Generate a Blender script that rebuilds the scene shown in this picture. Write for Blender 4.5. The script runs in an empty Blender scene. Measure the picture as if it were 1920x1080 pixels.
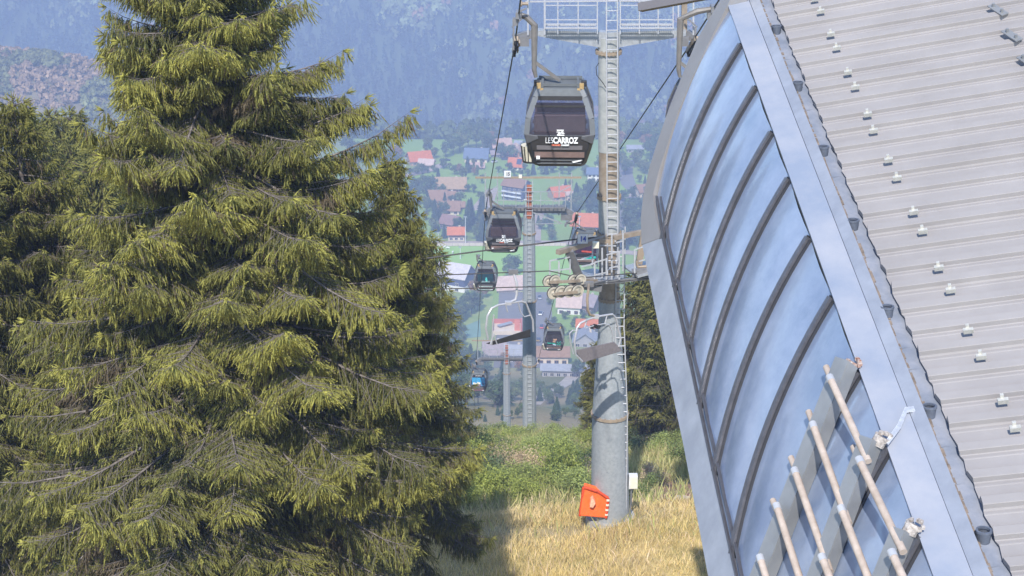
import bpy, math, random
import numpy as np
from mathutils import Vector, Matrix
R = math.radians
PI = math.pi
S = bpy.context.scene
COL = S.collection
# ------------------------------------------------------------------ camera
F = 2900.0                      # focal length in photo pixels (1920 wide)
PITCH = R(20)
cp, sp = math.cos(PITCH), math.sin(PITCH)
cd = bpy.data.cameras.new('camera')
cam = bpy.data.objects.new('camera', cd); COL.objects.link(cam)
cam.location = (0, 0, 0); cam.rotation_euler = (R(90) - PITCH, 0, 0)
cd.sensor_width = 36; cd.lens = F / 1920 * 36
cd.clip_start = 0.1; cd.clip_end = 9000
S.camera = cam
# ------------------------------------------------------------------ sky, sun, exposure
SUN = Vector((-.10, -.68, .72)).normalized()
w = bpy.data.worlds.new("World"); S.world = w; w.use_nodes = True
nt = w.node_tree
sky = nt.nodes.new('ShaderNodeTexSky'); sky.sky_type = 'NISHITA'; sky.sun_disc = False
sky.sun_elevation = math.asin(SUN.z); sky.sun_rotation = math.atan2(SUN.x, SUN.y)
sky.altitude = 1500; sky.air_density = 1.0; sky.dust_density = 0.6; sky.ozone_density = 1.5
bg = nt.nodes['Background']; bg.inputs[1].default_value = 0.15
nt.links.new(sky.outputs[0], bg.inputs[0])
ld = bpy.data.lights.new('sun', 'SUN'); ld.energy = 3.1; ld.angle = R(0.5); ld.color = (1, .95, .87)
so = bpy.data.objects.new('sun', ld); COL.objects.link(so)
so.rotation_euler = SUN.to_track_quat('Z', 'Y').to_euler(); so.location = (0, -20, 60)
S.view_settings.view_transform = 'Standard'; S.view_settings.look = 'None'
S.view_settings.exposure = 0.98; S.view_settings.gamma = 1
S.cycles.use_denoising = True
S.cycles.max_bounces = 6; S.cycles.diffuse_bounces = 3; S.cycles.glossy_bounces = 2
S.cycles.transmission_bounces = 4; S.cycles.transparent_max_bounces = 12; S.cycles.volume_bounces = 0

# ------------------------------------------------------------------ helpers
def ray(px, py):
    a = (px - 960) / F; u = (540 - py) / F
    return np.array([a, cp + u * sp, -sp + u * cp])
def W(px, py, d):               # point at depth d along the view axis
    return Vector(ray(px, py) * d)
def WY(px, py, y):              # point at world distance y
    r = ray(px, py); return Vector(r * (y / r[1]))

def tag(o, label=None, cat=None, group=None, kind=None):
    if label: o['label'] = label
    if cat: o['category'] = cat
    if group: o['group'] = group
    if kind: o['kind'] = kind
    return o
def empty(name, loc, label=None, cat=None, group=None, rz=0):
    o = bpy.data.objects.new(name, None); COL.objects.link(o)
    o.location = loc; o.rotation_euler = (0, 0, rz); o.empty_display_size = .3
    return tag(o, label, cat, group)
def copy_tree(o, parent=None):
    c = o.copy(); COL.objects.link(c); c.parent = parent
    for ch in list(o.children): copy_tree(ch, c)
    return c

def np_mesh(name, V, Fc, mat, col=None, smooth=False):
    """V (n,3) array, Fc (m,k) int array with fixed k, optional per-vertex colour"""
    me = bpy.data.meshes.new(name)
    V = np.asarray(V, dtype=np.float32); Fc = np.asarray(Fc, dtype=np.int32)
    n, (m, k) = len(V), Fc.shape
    me.vertices.add(n); me.vertices.foreach_set('co', V.ravel())
    me.loops.add(m * k); me.loops.foreach_set('vertex_index', Fc.ravel())
    me.polygons.add(m)
    me.polygons.foreach_set('loop_start', np.arange(0, m * k, k, dtype=np.int32))
    me.polygons.foreach_set('loop_total', np.full(m, k, dtype=np.int32))
    if smooth: me.polygons.foreach_set('use_smooth', np.ones(m, dtype=bool))
    me.update(calc_edges=True)
    if col is not None:
        a = me.color_attributes.new('Col', 'FLOAT_COLOR', 'POINT')
        c = np.ones((n, 4), dtype=np.float32); c[:, :3] = col
        a.data.foreach_set('color', c.ravel())
    me.materials.append(mat)
    return me
def link(name, me, parent=None, loc=None):
    o = bpy.data.objects.new(name, me); COL.objects.link(o)
    if parent: o.parent = parent
    if loc is not None: o.location = loc
    return o

class MB:
    def __init__(s): s.v = []; s.f = []
    def add(s, V, Fs):
        b = len(s.v); s.v += [tuple(p) for p in V]; s.f += [tuple(i + b for i in q) for q in Fs]; return s
    def box(s, c, size, rz=0, M=None):
        x, y, z = [q / 2 for q in size]
        P = [Vector((i * x, j * y, k * z)) for k in (-1, 1) for j in (-1, 1) for i in (-1, 1)]
        m = M if M is not None else Matrix.Rotation(rz, 3, 'Z')
        c = Vector(c)
        return s.add([m @ p + c for p in P], [(0, 2, 3, 1), (4, 5, 7, 6), (0, 1, 5, 4), (2, 6, 7, 3), (0, 4, 6, 2), (1, 3, 7, 5)])
    def bar(s, p, q, wdt, hgt, up=(0, 0, 1)):     # rectangular bar from p to q
        p, q = Vector(p), Vector(q); d = (q - p); L = d.length
        if L < 1e-6: return s
        d.normalize(); u = Vector(up); r = d.cross(u)
        if r.length < 1e-3: r = d.cross(Vector((1, 0, 0)))
        r.normalize(); u = r.cross(d)
        M = Matrix((r, d, u)).transposed()
        return s.box((p + q) / 2, (wdt, L, hgt), M=M)
    def tube(s, p, q, r, n=8, r2=None, cap=True):
        p, q = Vector(p), Vector(q); d = (q - p).normalized(); r2 = r if r2 is None else r2
        a = d.orthogonal().normalized(); b = d.cross(a)
        V = [];
        for c, rr in ((p, r), (q, r2)):
            for i in range(n):
                t = 2 * PI * i / n; V.append(c + (a * math.cos(t) + b * math.sin(t)) * rr)
        Fs = [(i, (i + 1) % n, n + (i + 1) % n, n + i) for i in range(n)]
        if cap: Fs += [tuple(range(n - 1, -1, -1)), tuple(range(n, 2 * n))]
        return s.add(V, Fs)
    def path(s, pts, r, n=8):
        pts = [Vector(p) for p in pts]; m = len(pts); V = []; Fs = []
        t0 = (pts[1] - pts[0]).normalized(); a = t0.orthogonal().normalized()
        for k, p in enumerate(pts):
            t = (pts[min(k + 1, m - 1)] - pts[max(k - 1, 0)]).normalized()
            a = (a - t * a.dot(t)).normalized(); b = t.cross(a)
            rr = r[k] if hasattr(r, '__len__') else r
            for i in range(n):
                q = 2 * PI * i / n; V.append(p + (a * math.cos(q) + b * math.sin(q)) * rr)
        for k in range(m - 1):
            for i in range(n):
                Fs.append((k * n + i, k * n + (i + 1) % n, (k + 1) * n + (i + 1) % n, (k + 1) * n + i))
        Fs += [tuple(range(n - 1, -1, -1)), tuple(range((m - 1) * n, m * n))]
        return s.add(V, Fs)
    def poly(s, pts, off):                         # polygon with thickness vector
        pts = [Vector(p) for p in pts]; off = Vector(off); n = len(pts)
        V = pts + [p + off for p in pts]
        Fs = [tuple(range(n)), tuple(range(2 * n - 1, n - 1, -1))] + [(i, n + i, n + (i + 1) % n, (i + 1) % n) for i in range(n)]
        return s.add(V, Fs)
    def ring(s, c, ax, r, w_, n=20, r_in=None):    # wheel rim
        c = Vector(c); ax = Vector(ax).normalized(); a = ax.orthogonal().normalized(); b = ax.cross(a)
        r_in = r * .7 if r_in is None else r_in
        V = []; Fs = []
        for i in range(n):
            t = 2 * PI * i / n; u = a * math.cos(t) + b * math.sin(t)
            V += [c + u * r - ax * w_ / 2, c + u * r + ax * w_ / 2, c + u * r_in + ax * w_ / 2, c + u * r_in - ax * w_ / 2]
        for i in range(n):
            j = (i + 1) % n
            for k in range(4): Fs.append((4 * i + k, 4 * i + (k + 1) % 4, 4 * j + (k + 1) % 4, 4 * j + k))
        return s.add(V, Fs)
    def build(s, name, mat, parent=None, smooth=False, bevel=0):
        me = bpy.data.meshes.new(name); me.from_pydata([tuple(v) for v in s.v], [], s.f); me.update()
        import bmesh
        bm = bmesh.new(); bm.from_mesh(me); bmesh.ops.recalc_face_normals(bm, faces=bm.faces)
        bm.to_mesh(me); bm.free()
        if smooth:
            me.polygons.foreach_set('use_smooth', np.ones(len(me.polygons), dtype=bool))
            try: me.set_sharp_from_angle(angle=R(40))
            except Exception: pass
        me.materials.append(mat)
        o = link(name, me, parent)
        if bevel:
            b = o.modifiers.new('bevel', 'BEVEL'); b.width = bevel; b.segments = 2; b.limit_method = 'ANGLE'
        return o

MATS = {}
def mat(name, c, rough=.6, metal=0, var=.12, scale=3.0, c2=None, bump=0, bscale=40, spec=.5, coat=0, attr=False, transl=0, detail=4, streak=None):
    """procedural principled material with a noise variation between c and c2"""
    if name in MATS: return MATS[name]
    m = bpy.data.materials.new(name); m.use_nodes = True; nt = m.node_tree; N = nt.nodes; L = nt.links
    b = N['Principled BSDF']; b.inputs['Roughness'].default_value = rough; b.inputs['Metallic'].default_value = metal
    b.inputs['Specular IOR Level'].default_value = spec; b.inputs['Coat Weight'].default_value = coat
    tc = N.new('ShaderNodeTexCoord'); no = N.new('ShaderNodeTexNoise')
    no.inputs['Scale'].default_value = scale; no.inputs['Detail'].default_value = detail; no.inputs['Roughness'].default_value = .65
    mp = N.new('ShaderNodeMapping'); L.new(tc.outputs['Object'], mp.inputs[0]); L.new(mp.outputs[0], no.inputs['Vector'])
    if streak: mp.inputs['Scale'].default_value = streak
    rp = N.new('ShaderNodeValToRGB'); rp.color_ramp.elements[0].position = .35; rp.color_ramp.elements[1].position = .68
    L.new(no.outputs['Fac'], rp.inputs[0])
    c2 = c2 or tuple(q * (1 + var) for q in c); c1 = tuple(q * (1 - var) for q in c) if var else c
    rp.color_ramp.elements[0].color = (*c1, 1); rp.color_ramp.elements[1].color = (*c2, 1)
    out = rp.outputs[0]
    if attr:
        at = N.new('ShaderNodeAttribute'); at.attribute_name = 'Col'
        mx = N.new('ShaderNodeMix'); mx.data_type = 'RGBA'; mx.blend_type = 'MULTIPLY'; mx.inputs[0].default_value = 1
        L.new(at.outputs['Color'], mx.inputs[6]); L.new(out, mx.inputs[7]); out = mx.outputs[2]
    L.new(out, b.inputs['Base Color'])
    if bump:
        n2 = N.new('ShaderNodeTexNoise'); n2.inputs['Scale'].default_value = bscale; n2.inputs['Detail'].default_value = 4
        L.new(tc.outputs['Object'], n2.inputs['Vector'])
        bp = N.new('ShaderNodeBump'); bp.inputs['Strength'].default_value = bump; bp.inputs['Distance'].default_value = .02
        L.new(n2.outputs['Fac'], bp.inputs['Height']); L.new(bp.outputs[0], b.inputs['Normal'])
    if transl:
        t = N.new('ShaderNodeBsdfTranslucent'); L.new(out, t.inputs[0]); mi = N.new('ShaderNodeMixShader')
        mi.inputs[0].default_value = transl; L.new(b.outputs[0], mi.inputs[1]); L.new(t.outputs[0], mi.inputs[2])
        L.new(mi.outputs[0], N['Material Output'].inputs[0])
    MATS[name] = m; return m
def glass_mat(name, tint, fac, rough=.05):
    if name in MATS: return MATS[name]
    m = bpy.data.materials.new(name); m.use_nodes = True; nt = m.node_tree; N = nt.nodes; L = nt.links
    b = N['Principled BSDF']; b.inputs['Base Color'].default_value = (*tint, 1); b.inputs['Roughness'].default_value = rough
    t = N.new('ShaderNodeBsdfTransparent'); t.inputs[0].default_value = (.86, .84, .92, 1)
    mi = N.new('ShaderNodeMixShader'); mi.inputs[0].default_value = fac
    no = N.new('ShaderNodeTexNoise'); no.inputs['Scale'].default_value = 2
    L.new(no.outputs['Fac'], b.inputs['Roughness']) if False else None
    L.new(b.outputs[0], mi.inputs[1]); L.new(t.outputs[0], mi.inputs[2]); L.new(mi.outputs[0], N['Material Output'].inputs[0])
    MATS[name] = m; return m
WHITE3 = (1, 1, 1)
M_galv = mat('galvanised', (.36, .38, .40), .5, .35, .1, 6, c2=(.44, .46, .49))
M_galv_dark = mat('galvanised_dark', (.22, .22, .23), .5, .3, .15, 4)
M_white = mat('white_paint', (.66, .66, .66), .5, 0, .08, 5)
M_rail = mat('rail_paint', (.44, .45, .48), .45, .2, .08, 8)
M_brown = mat('tan_paint', (.30, .235, .17), .6, 0, .12, 4)
M_black = mat('black_rubber', (.02, .02, .022), .6, 0, .2, 8)
M_cable = mat('steel_rope', (.075, .07, .07), .5, .5, .15, 30)
M_bark = mat('bark', (.13, .105, .09), .9, 0, .25, 9, c2=(.24, .21, .19), bump=.6, bscale=20)
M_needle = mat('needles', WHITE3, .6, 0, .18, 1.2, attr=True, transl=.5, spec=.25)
M_leaf = mat('leaves', WHITE3, .6, 0, .15, .8, attr=True, transl=.25, spec=.3)
M_far = mat('far_leaves', WHITE3, .8, 0, .15, .02, attr=True, spec=.1)
M_glasspane = mat('dark_window', (.035, .04, .05), .12, 0, .2, .5)

# ------------------------------------------------------------------ terrain
PY_ = np.array([-60, 0, 30, 40, 48, 56, 70, 92.6, 120, 152, 220, 300, 450, 545, 620, 760, 1000, 1060, 1150, 1400, 1480, 2080, 2400])
PZ_ = np.array([-20, -21, -23.2, -24.6, -25.9, -29, -34.6, -44.3, -60, -81, -110, -141, -203, -238, -251, -256, -262, -272, -310, -400, -395, 45, 60])
def smooth_profile(y):
    acc = 0
    for o in (-.75, -.25, .25, .75): acc = acc + np.interp(y + o * np.clip(np.abs(y) * .06, 1.5, 40), PY_, PZ_)
    return acc / 4
def hfun(x, y):
    x = np.asarray(x, float); y = np.asarray(y, float)
    z = smooth_profile(y)
    # wooded hill on the left of the village, gullied mountain beyond
    z = z + 84 * np.exp(-(np.abs(x + 340) / 175) ** 4 - ((y - 860) / 130) ** 2)
    m = np.clip((y - 1400) / 250, 0, 1)
    z = z + m * (38 * np.sin(x / 118 + 1.3) + 22 * np.sin(x / 53 + y / 210) + 10 * np.sin(x / 24 - y / 90))
    # near ground: small undulation, a rise on the right beyond the tower
    n = np.clip(1 - np.abs(y - 60) / 60, 0, 1)
    z = z + n * (.25 * np.sin(x * .5 + y * .23) + .18 * np.sin(x * 1.1 - y * .4 + 2))
    q = np.clip((y - 105) / 60, 0, 1) * np.clip((540 - y) / 100, 0, 1)
    z = z + q * (3 * np.sin(x / 23 + y / 40) + 2 * np.sin(x / 11 - y / 31))
    return z
def on_ground(px, py, ymin=20, ymax=3000):
    r = ray(px, py); t = ymin / r[1]
    while t * r[1] < ymax:
        p = r * t
        if p[2] < hfun(p[0], p[1]):
            lo, hi = t * .985, t
            for _ in range(25):
                mi = (lo + hi) / 2; p = r * mi
                if p[2] < hfun(p[0], p[1]): hi = mi
                else: lo = mi
            p = r * hi; return Vector((p[0], p[1], float(hfun(p[0], p[1]))))
        t *= 1.004
    return Vector(r * t)
def gz(x, y): return float(hfun(x, y))

ys = np.concatenate([np.arange(-60, 120, 1.0), np.arange(120, 600, 6), np.arange(600, 1100, 8), np.arange(1100, 2400, 16)])
us = np.linspace(-1, 1, 221)
YY, UU = np.meshgrid(ys, us, indexing='ij')
XX = UU * np.abs(UU) ** .35 * (90 + np.clip(YY, 0, None) * .62)
ZZ = hfun(XX, YY)
rng = np.random.default_rng(5)
def vnoise(x, y, s, seed=0):    # cheap smooth value noise
    r = np.random.default_rng(seed); T = r.random((64, 64))
    u = x / s; v = y / s; i = np.floor(u).astype(int); j = np.floor(v).astype(int); fu = u - i; fv = v - j
    fu = fu * fu * (3 - 2 * fu); fv = fv * fv * (3 - 2 * fv)
    g = lambda a, b: T[a % 64, b % 64]
    return (g(i, j) * (1 - fu) + g(i + 1, j) * fu) * (1 - fv) + (g(i, j + 1) * (1 - fu) + g(i + 1, j + 1) * fu) * fv
def lerp3(a, b, t): return a * (1 - t[..., None]) + b * t[..., None]
gold = np.array([.46, .36, .15]); tan_ = np.array([.40, .31, .18]); green = np.array([.09, .13, .04]); earth = np.array([.30, .17, .11])
vgreen = np.array([.22, .33, .075]); forest = np.array([.06, .085, .045]); dry = np.array([.30, .24, .13])
def ground_color(x, y):
    n1 = vnoise(x, y, 3.1, 1); n2 = vnoise(x, y, 1.1, 2); n3 = vnoise(x, y, 30, 3)
    c = np.broadcast_to(gold, x.shape + (3,)).copy()
    c = lerp3(c, tan_, np.clip((n1 - .45) * 3, 0, 1) * .6); c = lerp3(c, green, np.clip((n2 - .6) * 4, 0, 1) * .5)
    far = np.clip((y - 46) / 6, 0, 1) * np.clip((x * -1 + 6.0) / 2, 0, 1); c = lerp3(c, green * 1.1, far * .8)
    er = np.exp(-((x - 6.6) / 2.4) ** 2 - ((y - 56) / 7) ** 2); c = lerp3(c, earth, np.clip(er * 1.5, 0, 1) * np.clip(n1 * 1.6, .3, 1))
    pth = np.exp(-((y - 46.6 - .25 * x) / 1.0) ** 2) * np.clip((5 - np.abs(x - 1)) / 2, 0, 1); c = lerp3(c, tan_ * .9, pth * .8)
    mid = np.clip((y - 105) / 30, 0, 1); c = lerp3(c, lerp3(np.broadcast_to(dry, c.shape), green, np.clip((n3 - .35) * 2.5, 0, 1)), mid)
    vil = np.clip((y - 560) / 40, 0, 1); c = lerp3(c, lerp3(np.broadcast_to(vgreen, c.shape), dry * np.array([.75, .9, .8]), np.clip((n3 - .55) * 2.5, 0, 1) * .6), vil)
    hl = np.clip(-(x + 105) / 30, 0, 1) * np.clip((y - 690) / 30, 0, 1); c = lerp3(c, np.array([.20, .17, .10]), hl)
    mt = np.clip((y - 1050) / 60, 0, 1); c = lerp3(c, forest, mt)
    return c
V = np.stack([XX, YY, ZZ], -1).reshape(-1, 3)
ny, nx = XX.shape; I = np.arange(ny * nx).reshape(ny, nx)
Q = np.stack([I[:-1, :-1], I[:-1, 1:], I[1:, 1:], I[1:, :-1]], -1).reshape(-1, 4)
M_ground = mat('ground', WHITE3, .95, 0, .2, 1.8, attr=True, bump=.5, bscale=9, spec=.1, detail=8)
g = link('ground', np_mesh('ground', V, Q, M_ground, ground_color(XX, YY).reshape(-1, 3), smooth=True)); g['kind'] = 'structure'

# ------------------------------------------------------------------ foliage generators
def spindle_twigs(P, D, Ln, Wd, col_a, col_b, rng, nneed=6):
    """P base points, D unit directions, Ln length, Wd needle reach -> verts, tris, cols"""
    n = len(P)
    rnd = rng.normal(size=(n, 3)); A = np.cross(D, rnd); A /= np.linalg.norm(A, axis=1)[:, None] + 1e-9; B = np.cross(D, A)
    V = []; C = []; Fc = []; base = 0
    def put(v, c):
        V.append(v); C.append(c)
    tipc = col_b; rootc = col_a
    # central three-sided spindle
    rr = Wd * .42
    put(P, rootc)
    for k in range(3):
        t = 2 * PI * k / 3; put(P + D * (Ln * .45)[:, None] + (A * math.cos(t) + B * math.sin(t)) * rr[:, None], (rootc + tipc) / 2)
    put(P + D * Ln[:, None], tipc)
    tri = [(0, 1, 2), (0, 2, 3), (0, 3, 1), (4, 2, 1), (4, 3, 2), (4, 1, 3)]
    k0 = 5
    for k in range(nneed):
        t = 2.4 * k + .3; s = (k + .3) / nneed
        u = A * math.cos(t) + B * math.sin(t); side = np.cross(D, u)
        b0 = P + D * (Ln * s)[:, None]
        e = b0 + u * Wd[:, None] + D * (Wd * 1.0)[:, None]
        cc = rootc * (1 - s) + tipc * s
        put(b0 - side * (Wd * .28)[:, None], cc); put(b0 + side * (Wd * .28)[:, None] + D * (Wd * .3)[:, None], cc); put(e, cc * 1.12)
        tri.append((k0, k0 + 1, k0 + 2)); k0 += 3
    nv = k0
    V = np.stack(V, 1).reshape(-1, 3); C = np.stack(C, 1).reshape(-1, 3)
    T = np.array(tri); Fc = (np.arange(n)[:, None, None] * nv + T[None]).reshape(-1, 3)
    return V, Fc, C
def tubes_np(P, Q, r0, r1, col=None, n=4):
    m = len(P); D = Q - P; Ln = np.linalg.norm(D, axis=1)[:, None] + 1e-9; D = D / Ln
    A = np.cross(D, np.array([.13, .21, .97])); A /= np.linalg.norm(A, axis=1)[:, None] + 1e-9; B = np.cross(D, A)
    V = []
    for c, r in ((P, r0), (Q, r1)):
        for i in range(n):
            t = 2 * PI * i / n; V.append(c + (A * math.cos(t) + B * math.sin(t)) * np.asarray(r).reshape(-1, 1))
    V = np.stack(V, 1).reshape(-1, 3)
    T = np.array([(i, (i + 1) % n, n + (i + 1) % n, n + i) for i in range(n)])
    return V, (np.arange(m)[:, None, None] * 2 * n + T[None]).reshape(-1, 4)

def spruce_meshes(seed, H, Rad, nb=300, dens=1.0, expo=.7, tw=1.0, droop=1.0, bare=.03, tone=1.0, skirt=1.0, asym=0.0):
    rng = np.random.default_rng(seed)
    t = bare + (1 - bare - .01) * (rng.random(nb) ** .88); t.sort()
    phi = np.arange(nb) * 2.39996 + rng.normal(0, .35, nb)
    Lb = Rad * ((1 - t) ** expo if expo < 1 else (1 - np.exp(-2.2 * (1 - t) ** expo))) * rng.uniform(.66, 1.10, nb) * np.clip(skirt + (1 - skirt) * t / .33, 0, 1) + .15
    Lb *= 1 + .10 * np.sin(2 * phi + 9 * t + seed) + .08 * np.sin(3 * phi - 23 * t) + asym * np.cos(phi + R(20)) * np.interp(t, [0, .3, .45, .55, .72, .85], [-2.2, -1.9, -.6, .5, .9, 0])
    slope = -.30 * droop + .75 * t ** 1.5 + rng.normal(0, .17, nb)
    bt = rng.normal(0, .18, nb)               # brightness of each bough
    brown = rng.random(nb) < .10
    tp = []; td = []; tl = []; tf = []; tb = []; wp = []; wq = []; wr0 = []; wr1 = []
    for i in range(nb):
        c, s_ = math.cos(phi[i]), math.sin(phi[i]); out = np.array([c, s_, 0]); lat = np.array([-s_, c, 0])
        L = Lb[i]; z0 = t[i] * H; sway = rng.normal(0, .1)
        def pos(s):
            s = np.asarray(s)[..., None]
            return np.array([0, 0, z0]) + out * L * s + lat * (L * sway * s * s) + np.array([0, 0, 1]) * L * (slope[i] * s - .30 * droop * s ** 2 + .24 * s ** 4)
        ss = np.linspace(0, 1, 7); pp = pos(ss)
        rb = .012 + .011 * L
        wp.append(pp[:-1]); wq.append(pp[1:]); rr = rb * (1.03 - ss); wr0.append(rr[:-1]); wr1.append(rr[1:])
        ns = max(3, int(L / .12))
        for k in range(ns):
            s = .16 + .84 * (k + rng.random()) / ns
            if s > 1: s = 1.
            if s < .45 and rng.random() < .15: continue
            p0 = pos(s)
            for sd in (-1, 1):
                ang = R(rng.uniform(25, 85)) * sd
                d2 = out * math.cos(ang) + lat * math.sin(ang)
                l2 = min(.9, (.14 + .36 * L * (1 - s) ** .7 * (.4 + s))) * rng.uniform(.6, 1.2)
                e = p0 + d2 * l2 + np.array([0, 0, -l2 * rng.uniform(.1, .4) * droop])
                if l2 > .3: wp.append(p0[None]); wq.append(e[None]); wr0.append(np.array([.007])); wr1.append(np.array([.002]))
                nt_ = max(2, int(l2 / .038 * dens))
                u = (np.arange(nt_) + rng.random(nt_)) / nt_
                P = p0 + (e - p0) * u[:, None]
                hang = 2.2 - 1.1 * u
                D = d2 * (.25 + .75 * u[:, None]) + np.array([0, 0, -1.0]) * hang[:, None] + rng.normal(0, .26, (nt_, 3))
                D /= np.linalg.norm(D, axis=1)[:, None]
                tp.append(P); td.append(D); tl.append(rng.uniform(.12, .42, nt_) * (.75 + .4 * (1 - u)))
                tf.append(np.clip(np.full(nt_, s * .6) + u * .4, 0, 1)); tb.append(np.full(nt_, bt[i] + (-9 if brown[i] and s < .75 else 0)))
        # twigs hanging from the limb itself
        nh = int(L / .035 * dens); sh = .12 + .88 * rng.random(nh); P = pos(sh); D = out * .25 + lat * rng.normal(0, .55, nh)[:, None] + np.array([0, 0, -1.]) + rng.normal(0, .25, (nh, 3)); D /= np.linalg.norm(D, axis=1)[:, None]
        tp.append(P); td.append(D); tl.append(rng.uniform(.2, .6, nh)); tf.append(sh * .8); tb.append(np.full(nh, bt[i] - .05))
        # leading shoots at the tip
        P = pos(np.ones(8)) ; D = out + rng.normal(0, .4, (8, 3)) + np.array([0, 0, .1]); D /= np.linalg.norm(D, axis=1)[:, None]
        tp.append(P); td.append(D); tl.append(rng.uniform(.15, .26, 8)); tf.append(np.ones(8)); tb.append(np.full(8, bt[i] + .15))
    # leader
    P = np.zeros((40, 3)); P[:, 2] = H * (1 - .06 * rng.random(40)); D = rng.normal(0, 1, (40, 3)); D[:, 2] = 1.1; D /= np.linalg.norm(D, axis=1)[:, None]
    tp.append(P); td.append(D); tl.append(np.full(40, .2)); tf.append(np.full(40, .8)); tb.append(np.zeros(40))
    P = np.concatenate(tp); D = np.concatenate(td); Ln = np.concatenate(tl) * tw; fr = np.concatenate(tf); bb = np.concatenate(tb)
    n = len(P)
    dead = (bb < -5) | (rng.random(n) < .05); bb = np.where(bb < -5, bb + 9, bb)
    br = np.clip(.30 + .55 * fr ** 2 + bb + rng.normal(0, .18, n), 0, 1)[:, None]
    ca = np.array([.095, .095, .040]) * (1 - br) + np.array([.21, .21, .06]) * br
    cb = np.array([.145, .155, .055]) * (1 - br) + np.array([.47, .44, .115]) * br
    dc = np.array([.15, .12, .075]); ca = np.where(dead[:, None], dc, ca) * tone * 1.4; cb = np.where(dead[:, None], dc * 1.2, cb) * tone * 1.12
    Wd = rng.uniform(.024, .040, n) * tw
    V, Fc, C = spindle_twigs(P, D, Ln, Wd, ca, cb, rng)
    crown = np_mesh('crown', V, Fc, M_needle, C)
    # trunk and limbs
    P = np.concatenate(wp); Q = np.concatenate(wq); r0 = np.concatenate(wr0); r1 = np.concatenate(wr1)
    V1, F1 = tubes_np(P, Q, r0, r1)
    zs = np.linspace(-.6, H, 24); n_ = 12; TV = []
    for z in zs:
        rr = .028 * H * .55 * (1 - max(z, 0) / H) ** .85 + .012 + (.05 if z < .3 else 0)
        for k in range(n_): a = 2 * PI * k / n_; TV.append((math.cos(a) * rr * (1 + .06 * math.sin(3 * a + z)), math.sin(a) * rr, z))
    TF = [(j * n_ + k, j * n_ + (k + 1) % n_, (j + 1) * n_ + (k + 1) % n_, (j + 1) * n_ + k) for j in range(23) for k in range(n_)]
    V2 = np.concatenate([np.array(TV), V1]); F2 = np.concatenate([np.array(TF), F1 + len(TV)])
    return np_mesh('trunk', V2, F2, M_bark), crown

def spruce_obj(meshes, loc, label, rz=0, sc=(1, 1, 1), group=None, name='spruce_tree'):
    o = empty(name, loc, label, 'tree', group, rz); o.scale = sc
    link('trunk', meshes[0], o); link('crown', meshes[1], o)
    return o

def leaf_cloud(rng, n, centers, radii, size, cols, flat=.8):
    """leaf clusters scattered through ellipsoid lobes; quads"""
    k = rng.integers(0, len(centers), n)
    d = rng.normal(size=(n, 3)); d /= np.linalg.norm(d, axis=1)[:, None]
    rr = (rng.random(n) ** .45)[:, None]
    P = centers[k] + d * rr * radii[k] * (1 + rng.normal(0, .08, (n, 1)))
    nrm = d * .7 + rng.normal(0, .6, (n, 3)) + np.array([0, 0, .35]); nrm /= np.linalg.norm(nrm, axis=1)[:, None]
    A = np.cross(nrm, rng.normal(size=(n, 3))); A /= np.linalg.norm(A, axis=1)[:, None]; B = np.cross(nrm, A)
    s = size * rng.uniform(.6, 1.4, (n, 1))
    V = np.stack([P + A * s, P + B * s * flat * .6, P - A * s, P - B * s * flat * .6], 1).reshape(-1, 3)
    c = cols[k] * rng.uniform(.7, 1.35, (n, 1)); C = np.repeat(c, 4, 0)
    Fc = np.arange(4 * n).reshape(-1, 4)
    return V, Fc, C
def deciduous_meshes(seed, H, Rad, n=900, size=.45, base=(.10, .14, .045), var=.25, trunk_h=.3, upright=False):
    rng = np.random.default_rng(seed); base = np.array(base)
    nl = 16; cen = []; rad = []; col = []
    for i in range(nl):
        a = rng.uniform(0, 2 * PI); zf = rng.uniform(0, 1)
        prof = math.sin(PI * (zf * .8 + .12)) ** .7
        r_ = Rad * prof * rng.uniform(.25, .8)
        cen.append((math.cos(a) * r_, math.sin(a) * r_, H * (trunk_h + (1 - trunk_h) * (.1 + .8 * zf))))
        q = Rad * rng.uniform(.3, .48); rad.append((q, q, q * (1.3 if upright else .8))); col.append(base * rng.uniform(1 - var, 1 + var) * np.array([rng.uniform(.9, 1.2), 1, 1]))
    V, Fc, C = leaf_cloud(rng, n, np.array(cen), np.array(rad), size, np.array(col))
    crown = np_mesh('crown', V, Fc, M_leaf, C)
    P = [np.array([0, 0, -.5])]; Q = [np.array([0, 0, H * .6])]; r0 = [H * .022]; r1 = [H * .01]
    for c in cen[:9]:
        z = H * trunk_h * rng.uniform(.7, 1.3); P.append(np.array([0, 0, z])); Q.append(np.array(c)); r0.append(H * .009); r1.append(H * .003)
    V, Fc = tubes_np(np.array(P), np.array(Q), r0, r1, n=6)
    return np_mesh('trunk', V, Fc, M_bark), crown
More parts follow.
